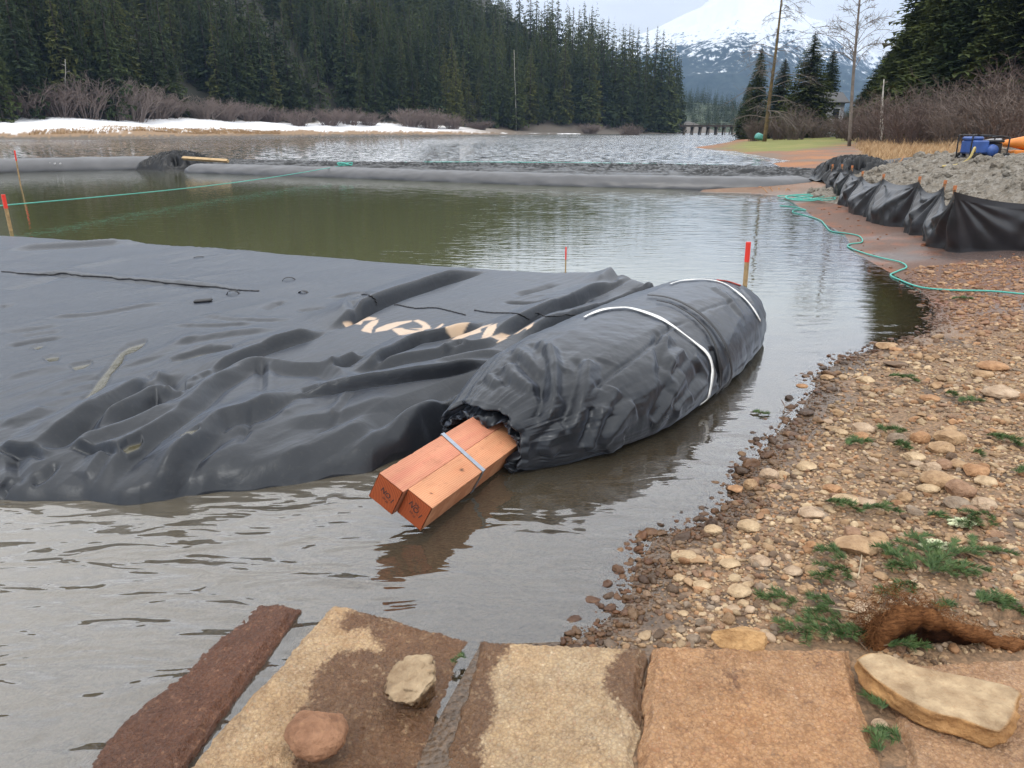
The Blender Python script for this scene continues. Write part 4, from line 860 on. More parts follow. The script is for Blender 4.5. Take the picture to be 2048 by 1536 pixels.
for rk, i in enumerate(show):
    s = hts[i]/24; x = bx_[i]; row = sp[i, 2]
    where = place_t[min(5, max(0, int(x//230)))]
    size = 'tall' if s > 1.05 else 'short' if s < .85 else 'medium tall'
    rowt = 'front row' if row < 2 else 'second rank' if row < 5 else 'up the slope' if row < 12 else 'high on the ridge'
    yel = (rk % 9 == 4) or (880 < tx_[i] < 960 and row < 2)
    pr = YP_ if yel else CP_[rk % 6]
    pr.place('spruce_tree', (sp[i, 0], sp[i, 1], sp[i, 3]), (s*r.uniform(.9, 1.15), s*r.uniform(.9, 1.15), s), r.uniform(0, 6.28), f"{size.split()[-1]} {'yellowish' if yel else 'dark'} spruce {rowt} {where}", 'tree', f"{'yellowish' if yel else 'dark'} spruces of the far wood, {rowt} {where}")
rest = [i for i in range(len(sp)) if i not in keep and by_[i] < 300]
def low_tree(seed):
    V, F = conifer_data(seed, 24, 4.2, 15, .0, .4, .9); return V*np.array([1.1, 1.1, 1]), F
lows = [low_tree(300+k) for k in range(4)]; parts_ = []
for i in rest:
    V, F = lows[i % 4]; a = r.uniform(0, 6.28); s = hts[i]/24; Rm = np.array([[math.cos(a), math.sin(a), 0], [-math.sin(a), math.cos(a), 0], [0, 0, 1]])
    parts_.append(((V@Rm)*s+[sp[i, 0], sp[i, 1], sp[i, 3]], F))
V, F = join(parts_); tag(mesh('forest', V, F, CON, None, False), kind='stuff')
# pale dead trunks standing in the wood
# ------------------------------------------------------------------ bare brush
def bush_data(seed, H=3.2, W=2.6, n=130, th=.012, sub=4, fine=3):
    r = np.random.default_rng(seed); V = []; F = []; c = 0
    def seg(P, r0, r1):
        nonlocal c
        P = np.asarray(P); m = len(P); T = P[-1]-P[0]; T = T/(np.linalg.norm(T)+1e-9); A = np.cross(T, [.3, .9, .1]); A /= np.linalg.norm(A)+1e-9; B = np.cross(T, A)
        rr = np.linspace(r0, r1, m)
        for k in range(m):
            for a in (0, 2.09, 4.19): V.append(P[k]+rr[k]*(math.cos(a)*A+math.sin(a)*B))
        for k in range(m-1):
            for a in range(3): F.append((c+k*3+a, c+k*3+(a+1) % 3, c+k*3+3+(a+1) % 3, c+k*3+3+a))
        c += m*3
    for i in range(n):
        a = r.uniform(0, 2*np.pi); b = r.uniform(0, .35)*W*.5; base = np.array([math.cos(a)*b, math.sin(a)*b, -.1]); rd = W*.5*r.uniform(.25, 1)
        h = H*r.uniform(.55, 1)*(1-.35*(rd/(W*.5))**2); tip = np.array([math.cos(a)*rd, math.sin(a)*rd, h]); m1 = base+(tip-base)*.5+r.normal(size=3)*.08*H*.5+np.array([0, 0, .1*H])
        seg([base, m1, tip], th, th*.35)
        for k in range(sub):
            t = r.uniform(.25, .95); q = (base*(1-t)**2+2*m1*t*(1-t)+tip*t*t); d = tip-base; d = d/np.linalg.norm(d)*.6+r.normal(size=3)*.55; d[2] = abs(d[2])+.2; L = H*.22*r.uniform(.5, 1.2)
            e = q+d/np.linalg.norm(d)*L; seg([q, e], th*.55, th*.25)
            for j in range(fine):
                u = r.uniform(.3, 1); q2 = q+(e-q)*u; d2 = d/np.linalg.norm(d)+r.normal(size=3)*.6; d2[2] = abs(d2[2]); seg([q2, q2+d2/np.linalg.norm(d2)*L*.5], th*.35, th*.2)
    return np.array(V), np.array(F)
TWIG = TWIG.m
BU = [Proto([mk('branches', *bush_data(400+k, 3.2, 3.4, 110, .014), TWIG)]) for k in range(4)]
TWIGP = M('pale_twigs'); TWIGP = TWIGP.pbr(TWIGP.mix(TWIGP.n('ShaderNodeObjectInfo').outputs['Random'], (.15, .115, .105), (.21, .17, .15)), .8, None, 0, .2)
BF = [Proto([mk('branches', *bush_data(420+k, 3.2, 3.6, 90, .030, 4, 2), TWIGP)]) for k in range(3)]
n_b = 0
def bush(px, Y, top, wpx, label, group=None, pr=None, name='bare_bush'):
    """a bush whose base stands on the ground at photo column px, distance Y, its top at photo row top"""
    global n_b
    x = at(px, 260, Y)[0]; z = gz(x, Y); P = at(px, top, Y); h = max(.5, P[2]-z); w = wpx/CF*Y; n_b += 1
    (pr or BU)[n_b % len(pr or BU)].place(name, (x, Y, z), (w/3.4, w/3.4, h/3.1), n_b*1.7, label, 'bush', group)
# along the far shore: purple-brown brush
fb = [(-20, 120, 178, 110, 'at the left edge of the photo'), (40, 122, 172, 110, 'second from the left edge'), (75, 128, 160, 120, 'left of the pale dead trunk'), (130, 120, 165, 110, 'around the pale dead trunk'), (175, 122, 148, 130, 'tallest and widest'), (225, 124, 150, 130, 'in the widest clump, right half'), (270, 124, 156, 120, 'right side of the widest clump'), (315, 128, 172, 110, 'where the widest clump drops'),
      (350, 131, 195, 80, 'low one right of the widest clump'), (410, 133, 190, 100, 'pale, left of the middle group'), (455, 135, 196, 80, 'pale, in the middle group'), (500, 138, 200, 90, 'pale, above the right snow'), (545, 142, 212, 80, 'low, above the right snow'), (600, 145, 216, 70, 'small, right of the pale group'), (660, 150, 212, 80, 'thin upright stems'), (700, 152, 214, 70, 'thin upright stems, right one'), (740, 156, 222, 60, 'small, near the mid wood'), (820, 160, 212, 90, 'greyish, before yellowish spruces'), (860, 163, 216, 80, 'greyish, right of the previous'), (905, 166, 228, 60, 'low, at the end of the snow'), (960, 172, 240, 60, 'low, past the end of the snow'), (1180, 245, 245, 60, 'low, beside the little snow patch'), (1260, 262, 246, 60, 'low, near the right end')]
def shoreY(x, off):
    Ys = np.arange(90, 330, 1.5); X_ = at(x, 270, 1.)[0]*Ys; s_ = sds(np.stack([X_, Ys], -1))[1]; k = np.where(s_ > off)[0]; return float(Ys[k[0]]) if len(k) else 250.
for (x, y0, off, r0, nm) in [(1031, 100, 24, .22, 'tall pale dead trunk in the wood above the end of the snow'), (851, 120, 38, .13, 'grey dead trunk among yellowish spruces on the far shore'), (133, 118, 29, .16, 'pale dead trunk rising from purple brush at far left')]:
    Y = shoreY(x, off); t_ = at(x-3, y0, Y); b2 = at(x+2, 260, Y); b2[2] = gz(b2[0], Y)-.3; P = b2+(t_-b2)*np.linspace(0, 1, 10)[:, None]; P[1:-1, :2] += .05*np.random.default_rng(int(x)).normal(size=(8, 2))
    prts = [tube(P, np.linspace(r0, r0*.3, 10), 6)]
    for k in range(12): q = P[4+k % 5]; a = k*2.4; prts.append(tube([q, q+[math.cos(a)*.9, math.sin(a)*.9, .3]], [.04, .015], 4))
    V, F = join(prts); tag(mesh('dead_tree', V, F, BARKW), nm, 'dead tree')
for x, Y, t_, w_, l_ in fb: bush(x, shoreY(x, 27 if x < 560 else 19 if x < 1000 else 5), t_, w_, f'bare purple brown brush on the far shore, {l_}', 'bare brush on the far shore', BF)
# ------------------------------------------------------------------ far ridge, mountain, bridge
def ridge(name, az_px, prof_px, D, depth, mat, seed, nx=420, ny=150, amp=30, colf=None, sub=1.):
    xs = np.linspace(az_px[0], az_px[-1], nx); ys = np.interp(xs, az_px, prof_px); azx = (xs-1024)/CF
    top = at(xs, ys, D)[:, 2]; T, X = np.meshgrid(np.linspace(0, 1.25, ny), np.arange(nx), indexing='ij')
    dd = D-depth+depth*T; XX = (azx[X]/(cp_))*dd*1.0
    XX = at(xs, ys, D)[:, 0][X]*dd/D
    hh = top[X]*np.where(T <= 1, T**1.15, 1-(T-1)*1.2)
    P = np.stack([XX, dd], -1).reshape(-1, 2); nz = 1-2*np.abs(fbm(P+seed, 1/(depth*.42), 6, .52)); h2 = (hh.ravel()+amp*nz*np.clip(T.ravel()*3, 0, 1)*(1-.8*np.exp(-((T.ravel()-1)/.06)**2))); h2 = np.maximum(h2, -2)
    V = np.column_stack([P, h2]); return V, gridf(ny, nx)
mt = M('snow_mountain'); v = mt.coord('Pos'); zz = mt.n('ShaderNodeSeparateXYZ', {'Vector': v}).outputs['Z']
nz1 = mt.noise(.006, 8, mt.coord('Pos', (1, .6, .55)), .62); nz2 = mt.noise(.045, 6, mt.coord('Pos', (1, 1, .22)), .7)
line = mt.math('ADD', mt.math('ADD', zz, mt.math('MULTIPLY', mt.math('SUBTRACT', nz1, .5), 520.)), mt.math('MULTIPLY', mt.math('SUBTRACT', nz2, .5), 820.))
mf = mt.mr(line, 300, 365, 0, 1); mc_ = mt.mix(mf, mt.mix(mt.mr(nz2, .4, .6, 0, 1), (.010, .017, .016), (.030, .042, .036)), (.66, .69, .74))
mt.pbr(mc_, .9, None, 0, .1)
V, F = ridge('mountain', [1150, 1240, 1300, 1340, 1400, 1440, 1480, 1530, 1580, 1640, 1700, 1760, 1850, 1950], [110, 88, 66, 48, 22, -6, -22, -14, 12, 48, 90, 130, 165, 200], 4300, 2300, None, 20, amp=60)
tag(mesh('mountain', V, F, mt.m), kind='structure')
V, F = ridge('hills', [1290, 1340, 1375, 1400, 1440, 1480, 1540, 1620, 1700, 1800], [205, 202, 203, 203, 210, 222, 236, 245, 250, 252], 780, 260, None, 3, amp=2)
hillm = simple('wooded_hill', (.035, .05, .022), .95, 0, .4, .1); tag(mesh('hills', V, F, hillm), kind='structure')
hp = []; rr2 = np.random.default_rng(31); Vh = V
for k in range(520):
    q = Vh[rr2.integers(0, len(Vh))]; s = rr2.uniform(.45, .8)
    if q[1] > 790: continue
    Vt, Ft = lows[k % 4]; hp.append((Vt*s+q-[0, 0, 1], Ft))
V, F = join(hp); tag(mesh('forest', V, F, CON, None, False), kind='stuff')
# trestle bridge
brm = simple('dark_timber', (.045, .036, .03), .9, 0, .3, 1); brw = simple('weathered_pile', (.10, .085, .07), .9, 0, .3, 1)
YB = 272.; xl = at(1362, 260, YB)[0]; xr = at(1500, 260, YB)[0]; zd = at(1400, 249.5, YB)[2]
br = empty('trestle_bridge', ((xl+xr)/2, YB, 0)); tag(br, 'long dark timber trestle bridge crossing the far water', 'bridge')
loc = np.array([(xl+xr)/2, YB, 0])
V, F = join([box((0, 0, zd-.35), (xr-xl, 4.2, .7))]); mesh('deck', V, F, brm, br, False)
V, F = join([box((0, -2.2, zd+.35), (xr-xl, .12, .12))]+[box((x, -2.2, zd+.15), (.15, .15, .5)) for x in np.arange(-(xr-xl)/2+1, (xr-xl)/2, 2.6)]); mesh('railing', V, F, brm, br, False)
for x in np.arange(-(xr-xl)/2+1.2, (xr-xl)/2, 2.75):
    prt = [box((x, 0, zd-.9), (.4, 4.6, .4))]
    for k, yy in enumerate((-1.9, -.6, .7, 1.9)): prt.append(tube([(x+rng.normal()*.15-.5*(k == 0), yy*1.35, -1.2), (x, yy, zd-.9)], .17, 6))
    V, F = join(prt); mesh('bent', V, F, brw, br)
# ------------------------------------------------------------------ trees and brush of the right bank
def tree_at(px, Y, top, wpx, label, pr, group=None, name='spruce_tree', rot=0.):
    x = at(px, 260, Y)[0]; z = gz(x, Y)-.2; h = at(px, top, Y)[2]-z; w = wpx/CF*Y; pr.place(name, (x, Y, z), (w/8.2, w/8.2, h/24), rot, label, 'tree', group)
NP_ = []
for k, (Rb, wh, rg, tp) in enumerate([(4.4, 58, .35, .7), (3.9, 62, .3, .62), (4.8, 56, .45, .8)]):
    V, F = conifer_data(500+k, 24, Rb, int(wh*1.5), -.02, rg, tp, 3.0, 8, .42); NP_.append(Proto([mk('trunk', *trunk_data(24, .3, 0, k), BARK, True), mk('crown', V, F, CON)]))
for k, (x, Y, t_, w_) in enumerate([(1770, 100, 90, 140), (1815, 95, -20, 160), (1850, 90, -260, 200), (1900, 88, -300, 200), (1955, 86, -280, 200), (2010, 84, -290, 200), (2070, 80, -300, 210), (1738, 104, 150, 110), (1875, 70, 20, 150), (1935, 68, 40, 150), (2030, 64, 30, 170), (2150, 60, -200, 220)]):
    tree_at(x, Y*1.25, t_, w_, f'dark spruce deep in the right hand wood, {["by the bare tree", "behind the stepped tops", "behind the biggest crowns", "behind the brush"][k*4//12]}', NP_[k % 3], 'spruces deep in the right hand wood', rot=k*1.9)
for a in [(1508, 128, 96, 62, 'tall narrow dark spruce left of the bare trunk on the point', NP_[1]), (1490, 132, 165, 50, 'short dark spruce at the left edge of the clump on the point', NP_[0]),
          (1556, 124, 118, 80, 'thin greyish spruce right behind the mossy bare trunk', NP_[0]), (1608, 116, 66, 120, 'broad full dark spruce in the middle of the clump on the point', NP_[2]), (1648, 126, 100, 70, 'dark spruce on the right shoulder of the broad spruce', NP_[1]),
          (1722, 92, 178, 95, 'dark spruce at the left end of the right hand wood', NP_[0]), (1752, 84, 105, 120, 'dark spruce, second from the left in the right hand wood', NP_[0]), (1786, 74, 30, 140, 'dark spruce stepping up to the top edge in the right hand wood', NP_[2]),
          (1830, 66, -230, 200, 'big dark spruce whose top leaves the frame, right of the bare tree', NP_[1]), (1885, 60, -330, 210, 'big dark spruce, fifth from the left in the right hand wood', NP_[0]), (1945, 56, -330, 210, 'big dark spruce above the blue pump', NP_[2]),
          (2010, 52, -330, 230, 'big dark spruce at the right edge of the photo', NP_[1]), (2085, 56, -160, 210, 'big dark spruce half outside the right edge', NP_[0]), (1860, 78, 0, 150, 'dark spruce behind the big ones, left', NP_[1]), (1920, 76, -40, 170, 'dark spruce behind the big ones, middle', NP_[0]), (1990, 70, -60, 190, 'dark spruce behind the big ones, right', NP_[2]),
          (1805, 90, 70, 130, 'dark spruce behind, at the foot of the stepped tops', NP_[2])]:
    if a[0] > 1715: a = (a[0], a[1]*1.3, *a[2:])
    tree_at(*a, rot=a[0]*1.3)
    P_N = None
def bare_tree(name, lab, P, r0, mat, nb, seed, L0, droop=0., start=.15):
    t_ = empty(name, tuple(P[0])); tag(t_, lab, 'tree'); P = np.asarray(P)-P[0]; Ps = smooth_line(P, 6); m = len(Ps); V, F = tube(Ps, np.linspace(r0, r0*.22, m), 8); mesh('trunk', V, F, mat, t_)
    r = np.random.default_rng(seed); prt = []
    for k in range(nb):
        u = start+(1-start)*r.random(); q = Ps[int(u*(m-1))]; a = r.uniform(0, 6.28); L = L0*(1.15-u)*r.uniform(.5, 1.2); up = .35-droop*1.5*r.random()
        e = q+np.array([math.cos(a)*L, math.sin(a)*L, L*up]); mid = (q+e)/2+[0, 0, .12*L]; C_ = smooth_line([q, mid, e], 4); prt.append(tube(C_, np.linspace(r0*.22*(1.1-u), .012, len(C_)), 4))
        for j in range(7):
            w_ = r.uniform(.3, 1); s = C_[int(w_*(len(C_)-1))]; d = (e-q)*.28*r.uniform(.5, 1)+r.normal(size=3)*L*.13-[0, 0, droop*L*.15]; prt.append(tube([s, s+d*.5+r.normal(size=3)*.03*L, s+d], [.016, .012, .008], 3))
            for i in range(2): prt.append(tube([s+d*.5, s+d*.5+r.normal(size=3)*L*.09-[0, 0, droop*L*.08]], [.010, .006], 3))
    V, F = join(prt); mesh('limbs', V, F, BARK2, t_); return t_
BARK2 = simple('grey_bark', (.16, .135, .115), .85, 0, .3, 3)
def gpt(px, py, Y): p = at(px, py, Y); return p
Yb1 = 92.; b0 = at(1530, 272, Yb1); b0[2] = gz(b0[0], b0[1])
bare_tree('bare_tree', 'tall bare leaning trunk with mossy base on the grassy point', [b0, at(1540, 190, Yb1), at(1552, 100, Yb1), at(1562, 10, Yb1), at(1566, -40, Yb1)], .25, BARKG, 60, 3, 6.5, .55, .16)
Yb2 = 62.; b0 = at(1700, 280, Yb2); b0[2] = gz(b0[0], b0[1])
bare_tree('bare_tree', 'bare dark tree with fine branches against the sky, left of the right hand wood', [b0, at(1706, 160, Yb2), at(1714, 60, Yb2), at(1722, -30, Yb2), at(1726, -90, Yb2)], .15, BARK2, 55, 8, 5.0, 0., .3)
b0 = at(1765, 275, 64.); b0[2] = gz(b0[0], 64.); bare_tree('dead_tree', 'broken pale birch trunk standing in the brush', [b0, at(1764, 215, 64.), at(1768, 158, 64.)], .16, BARKW, 9, 12, 1.4, 0, .5)
BM2 = [Proto([mk('branches', *bush_data(440+k, 3.2, 3.5, 85, .017, 4, 3), TWIG)]) for k in range(3)]
for x, Y, t_, w_, l_ in [(1512, 100, 232, 70, 'low one left of the mossy trunk'), (1560, 105, 225, 70, 'behind the mossy trunk'), (1592, 98, 208, 90, 'dense round one beside the snow patch'), (1640, 104, 232, 110, 'in front of the pale house'), (1690, 96, 224, 90, 'right of the pale house'), (1735, 70, 190, 110, 'left of the pale birch trunk'), (1700, 84, 235, 70, 'low one at the lawn corner'),
                         (1775, 60, 185, 150, 'around the pale birch trunk'), (1820, 54, 200, 150, 'behind the straw bank, left'), (1860, 56, 160, 190, 'tall one behind the straw bank, middle'), (1905, 50, 205, 140, 'low one behind the straw bank'), (1945, 52, 150, 210, 'tall one above the pump'), (2000, 48, 180, 190, 'one above the orange pump head'), (2050, 50, 140, 220, 'tall one at the right edge'), (2010, 55, 110, 200, 'high one at the back, right')]:
    bush(x, Y, t_, w_, f'bare mauve brown bush on the right bank, {l_}', 'bare bushes on the right bank', BM2)
# pale house, far behind the brush
hm = simple('pale_siding', (.42, .44, .48), .7, 0, .1, 1); hr_ = simple('grey_roof', (.10, .10, .105), .8); hg = simple('window_glass', (.04, .05, .07), .1)
hx = at(1632, 230, 122.)[0]; hz = gz(hx, 122.); ho = empty('house', (hx, 122., hz)); tag(ho, 'pale house half hidden behind bare brush on the point', 'house')
V, F = box((0, 0, 2.6), (6.4, 5, 5.2)); mesh('wall', V, F, hm, ho, False)
V = np.array([(-3.7, -3, 5.1), (3.7, -3, 5.1), (3.7, 3, 5.1), (-3.7, 3, 5.1), (-3.7, 0, 6.6), (3.7, 0, 6.6), (-3.7, -3, 4.95), (3.7, -3, 4.95), (3.7, 3, 4.95), (-3.7, 3, 4.95)])
mesh('roof', V, [np.array([(0, 1, 5, 4), (2, 3, 4, 5), (0, 6, 7, 1), (3, 2, 8, 9), (6, 9, 8, 7)]), np.array([(0, 4, 3), (1, 2, 5)])], hr_, ho, False)
for k in (-2, 0, 2):
    V, F = box((k, -2.53, 3.4), (1.2, .08, 1.8)); wf = mesh('window', V, F, simple('white_trim', (.7, .72, .75), .6) if k == -2 else bpy.data.materials['white_trim'], ho, False)
    V, F = box((k, -2.58, 3.4), (.95, .04, 1.5)); mesh('pane', V, F, hg, wf, False)
tm = simple('teal_plastic', (.10, .34, .30), .5); x = at(1521, 262, 96.); V = stone_shape((1.3, 1.2, 1.1), 5, 3, .03, ICO2); o = mesh('covered_tank', V, ICO2[1], tm, None, True); o.location = (x[0], 96., gz(x[0], 96.)+.5); tag(o, 'small rounded teal cover beside the mossy bare trunk', 'tank')
# dry grass
def blades(name, poly, N, h, w, seed, mat, z=0, dens=None, cond=None):
    r = np.random.default_rng(seed); P = np.asarray(poly); lo, hi = P.min(0), P.max(0); Q = r.uniform(lo, hi, (N*3, 2)); s = sdp(Q, P); Q = Q[s+noise(Q, .8)*.6 > 0][:N]
    zz = terrain(Q); n = len(Q); a = r.uniform(0, np.pi, n); hh = h*r.uniform(.5, 1.2, n)*(.7+.5*noise(Q, .9)); lean = r.normal(size=(n, 2))*.35*hh[:, None]+[.12*h, 0]
    d = np.stack([np.cos(a), np.sin(a)], -1)*(w*r.uniform(.6, 1.4, n))[:, None]
    V = np.stack([np.column_stack([Q-d, zz-.03]), np.column_stack([Q+d, zz-.03]), np.column_stack([Q+lean*.4+d*.7, zz+hh*.6]), np.column_stack([Q+lean*.4-d*.7, zz+hh*.6]), np.column_stack([Q+lean, zz+hh])], 1).reshape(-1, 3)
    b = np.arange(n)*5; F = [np.stack([b, b+1, b+2, b+3], -1), np.stack([b+3, b+2, b+4], -1)]
    return tag(mesh(name, V, F, mat, None, False), kind='stuff')
sm_ = M('straw'); sv = sm_.coord('Pos'); STRAW = sm_.pbr(sm_.mix(sm_.mr(sm_.noise(3, 4, sv), .35, .65, 0, 1), (.26, .155, .075), (.50, .36, .21)), .8, None, 0, .2)
sc_ = strawp.mean(0); blades('dry_grass', sc_+(strawp-sc_)*1.05, 34000, .62, .014, 4, STRAW)
tl = [at(x, 262, 1.)[:2]*shoreY(x, s) for x, s in ((60, 5), (200, 5), (400, 5), (560, 4), (560, 9), (400, 12), (200, 11), (60, 9))]
blades('dry_grass', np.array(tl), 16000, .55, .05, 5, STRAW)
# ------------------------------------------------------------------ water filled dam across the pool
FAB3 = simple('rumpled_sheeting', (.010, .011, .013), .36, 0, .5, 3, .004, .3); DM2 = simple('dam_grey', (.045, .046, .052), .42, 0, .25, 1.5, 0, .8)
def dam(name, lab, px, hgt, wid, seed, mat):
    L = smooth_line(G(*zip(*px)), 8); T = np.gradient(L, axis=0); T /= np.linalg.norm(T, axis=1)[:, None]; Nn = np.stack([-T[:, 1], T[:, 0], 0*T[:, 0]], -1); Nn *= np.sign(Nn[:, 1])[:, None]
    s = np.concatenate([[0], np.cumsum(np.linalg.norm(np.diff(L, axis=0), axis=1))]); n = int(s[-1]/.07); ss_ = np.linspace(0, s[-1], n)
    L = np.stack([np.interp(ss_, s, L[:, i]) for i in range(3)], -1); Nn = np.stack([np.interp(ss_, s, Nn[:, i]) for i in range(3)], -1)
    ph = np.linspace(-.5, np.pi+.5, 34); c, q = np.cos(ph), np.sin(ph); endt = np.minimum(1, np.minimum(ss_, s[-1]-ss_)/.6)**.5
    X = wid*(1-c)[None, :]*endt[:, None]+wid*(1-endt)[:, None]; Z = hgt*q[None, :]*endt[:, None]
    V = L[:, None]+Nn[:, None]*X[..., None]; V[..., 2] += Z; nn = fbm(np.stack([ss_[:, None]*1.6+0*X, ph[None]*1.5+0*X, 0*X+seed], -1), 1, 4)
    V += (.019*nn)[..., None]*(Nn[:, None]*(-c)[None, :, None]+np.array([0, 0, 1.])*q[None, :, None]); o = mesh(name, V.reshape(-1, 3), gridf(n, 34), mat); tag(o, lab, 'water dam'); return o, L, Nn
dR, LR, NR = dam('water_dam', 'long grey water filled dam tube crossing the middle of the photo', [(352, 345.5), (500, 350), (700, 357), (1000, 368.5), (1250, 376), (1450, 380), (1560, 381), (1655, 377)], .33, .5, 1, DM2)
dL_, LL_, NL = dam('water_dam', 'grey dam tube running off the left edge, ending at the crumpled heap', [(-160, 352), (0, 346), (150, 342), (300, 339), (346, 338)], .50, .9, 2, DM2)
wht = simple('white_marking', (.6, .6, .6), .6)
for (x0, x1, y, nm) in [(1098, 1216, 351.5, dR), (88, 132, 327, dL_)]:
    prt = []
    for x in np.arange(x0, x1, 7.4 if x0 > 500 else 11):
        Yd = 23.2 if x0 > 500 else 30.5; p = at(x, y, Yd); prt.append(box(p+[0, -.02, 0], (.05+.03*rng.random(), .02, .045), .0)); prt.append(box(p+[.03, -.02, .02], (.02, .02, .03), .4))
    V, F = join(prt); mesh('marking', V, F, wht, nm, False)
def sheet_grid(A, B, n, m, amp, sc, seed, zmin=None, hem=.25):
    A = smooth_line(A, 6); B = smooth_line(B, 6); ia = np.linspace(0, 1, len(A)); ib = np.linspace(0, 1, len(B)); u = np.linspace(0, 1, n)
    A2 = np.stack([np.interp(u, ia, A[:, i]) for i in range(3)], -1); B2 = np.stack([np.interp(u, ib, B[:, i]) for i in range(3)], -1); v = np.linspace(0, 1, m)[:, None, None]
    V = A2[None]*(1-v)+B2[None]*v; P = V[..., :2].reshape(-1, 2); nz = (1-2*np.abs(fbm(np.column_stack([P*np.array(sc), np.full(len(P), seed)]), 1, 4))).reshape(m, n)
    V[..., 2] += amp*nz*np.sin(np.pi*np.clip(v[..., 0], .08, .92)); d1 = V[0]-[0, 0, hem]; d2 = V[-1]-[0, 0, hem]; V = np.concatenate([[d1], V, [d2]]); return V.reshape(-1, 3), gridf(m+2, n)
A = [at(x, y, Y) for x, y, Y in ((380, 336, 31.5), (700, 339, 28.6), (1000, 347, 25.), (1300, 355, 22.9), (1500, 359, 22.), (1650, 362, 21.8))]
B = [at(x, y, Y) for x, y, Y in ((360, 317, 42.), (700, 327, 36), (1000, 327.5, 35.), (1300, 329, 33.), (1500, 334, 29.), (1665, 343, 26.))]
V, F = sheet_grid(A, B, 620, 90, .20, (.5, 1.5), 2.); tag(mesh('sheeting', V, F, FAB3), 'rumpled black sheeting lying behind the long dam tube', 'sheeting')
def heap(name, lab, px, Y, wx, wy, h, seed, mat, zb=0., n=90, amp=.5, sc=3.):
    p = at(px, 270, Y); u, v = np.meshgrid(np.linspace(-1, 1, n), np.linspace(-1, 1, n)); r_ = np.hypot(u, v)*(1+.35*noise(np.stack([u*1.4, v*1.4, 0*u+seed*2.3], -1))); base = np.clip(1-r_**2.4, -.3, 1)
    nz = 1-2*np.abs(fbm(np.stack([u*sc, v*sc, 0*u+seed], -1), .7, 4)); Z = h*(base*(1-amp)+np.clip(base, 0, 1)**.5*amp*(nz+.4))
    V = np.stack([p[0]+u*wx, Y+v*wy, zb+np.maximum(Z, -.1)], -1).reshape(-1, 3); o = mesh(name, V, gridf(n, n), mat, None, True); return tag(o, lab, 'sheeting')
heap('crumpled_sheeting', 'crumpled black heap where the two dam tubes meet', 350, 31.8, 1.6, 1.0, .62, 3, FAB3, .0, amp=.7, sc=3.4)
heap('crumpled_sheeting', 'glossy crumpled black heap at the right end of the dam, beside the fence', 1722, 21.5, 1.15, 1.3, .55, 7, FAB3, gz(9.6, 21.5)+.05, amp=.55)
pl = simple('pale_plank', (.45, .31, .16), .7, 0, .2, 6)
a, b = at(366, 316, 31.), at(456, 322, 29.6); V, F = tube([a, b], .075, 4); tag(mesh('plank', V, F, pl, None, False), 'pale wooden plank lying on the dam beside the crumpled heap', 'plank')
# ------------------------------------------------------------------ ropes
rope = M('teal_rope'); rope.pbr(rope.mix(rope.n('ShaderNodeTexWave', {'Vector': rope.coord('Pos', (1, 1, 1), (.5, .3, .6)), 'Scale': 60}).outputs['Fac'], (.05, .30, .25), (.14, .50, .42)), .55, None, 0, .3)
def cord(lab, P, r_, name='rope', k=8): V, F = tube(smooth_line(P, k), r_, 7); return tag(mesh(name, V, F, rope.m), lab, 'rope')
a = at(-30, 414, 13.); b = at(690, 330, 28.); t = np.linspace(0, 1, 30)[:, None]; P = a*(1-t)+b*t; P[:, 2] -= .12*np.sin(np.pi*t[:, 0]); P[:, 2] += np.linspace(0, 1, 30)*0; cord('teal rope stretched over the pool from the left edge to the dam', P, .011, k=2)
P = [at(690+14*math.cos(k*1.3)*(1+.2*math.sin(k)), 328+3.2*math.sin(k*1.7), 28.0-.02*k) for k in range(22)]; cord('tangle of teal rope tied on the dam tube', P, .016, k=5)
P = [at(x, y, Y) for x, y, Y in ((700, 325, 36.5), (900, 324, 37), (1100, 325, 36.5), (1300, 327.5, 34.5), (1480, 331, 31.))]; cord('thin teal rope along the far edge of the sheeting', P, .018, k=6)
rp = [(2110, 592), (2048, 588), (1980, 582), (1900, 580), (1840, 574), (1800, 560), (1781, 550), (1796, 542), (1813, 534), (1800, 524), (1760, 515), (1722, 504), (1697, 494), (1700, 488), (1724, 484), (1718, 472), (1690, 466), (1662, 462), (1650, 450), (1640, 440), (1615, 432), (1586, 424), (1592, 419), (1612, 420), (1590, 414), (1560, 411)]
P = []
for x, y in rp:
    g = G(x, y, 0.); z = max(gz(g[0], g[1])+.012, .008); g = G(x, y, z); P.append(g)
cord('teal rope winding along the muddy shore and in to the water', P, .009)
P = []
for k in range(34):
    x = 1600+46*math.cos(k*.9)*(1-.3*math.sin(k*.37))+.9*k; y = 397+5*math.sin(k*1.1)-.12*k; g = G(x, y, 0); P.append(G(x, y, max(gz(g[0], g[1]), 0)+.02+.01*(k % 3)))
cord('loose coils of teal rope on the mud below the dam', P, .010, k=5)
# ------------------------------------------------------------------ survey stakes
sw = simple('stake_wood', (.36, .24, .12), .8, 0, .3, 20); sr = simple('red_paint', (.75, .045, .03), .5, 0, .1, 8)
def stake(lab, bx, by, tx2, ty2, Y, wd, red):
    b = at(bx, by, Y); b[2] = min(b[2], 0)-.15; t_ = at(tx2, ty2, Y-.0); e = empty('survey_stake', tuple(b)); tag(e, lab, 'stake', 'survey stakes with red tops'); d = (t_-b); m_ = b*0+d*(1-red)
    V, F = tube([b*0, m_], wd/2*1.3, 4); mesh('shaft', V, F, sw, e, False); V, F = tube([m_, d], wd/2*1.42, 4); mesh('painted_top', V, F, sr, e, False)
stake('leaning wooden stake with a red top in the pool at the left edge', 22, 462, 6, 389, 12.2, .05, .30)
stake('far small stake with a red top near the left dam tube', 41, 372, 29, 301, 22.5, .035, .25)
stake('thin stake with a red top just behind the fabric sheet', 1131, 548, 1132, 494, 8.3, .012, .30)
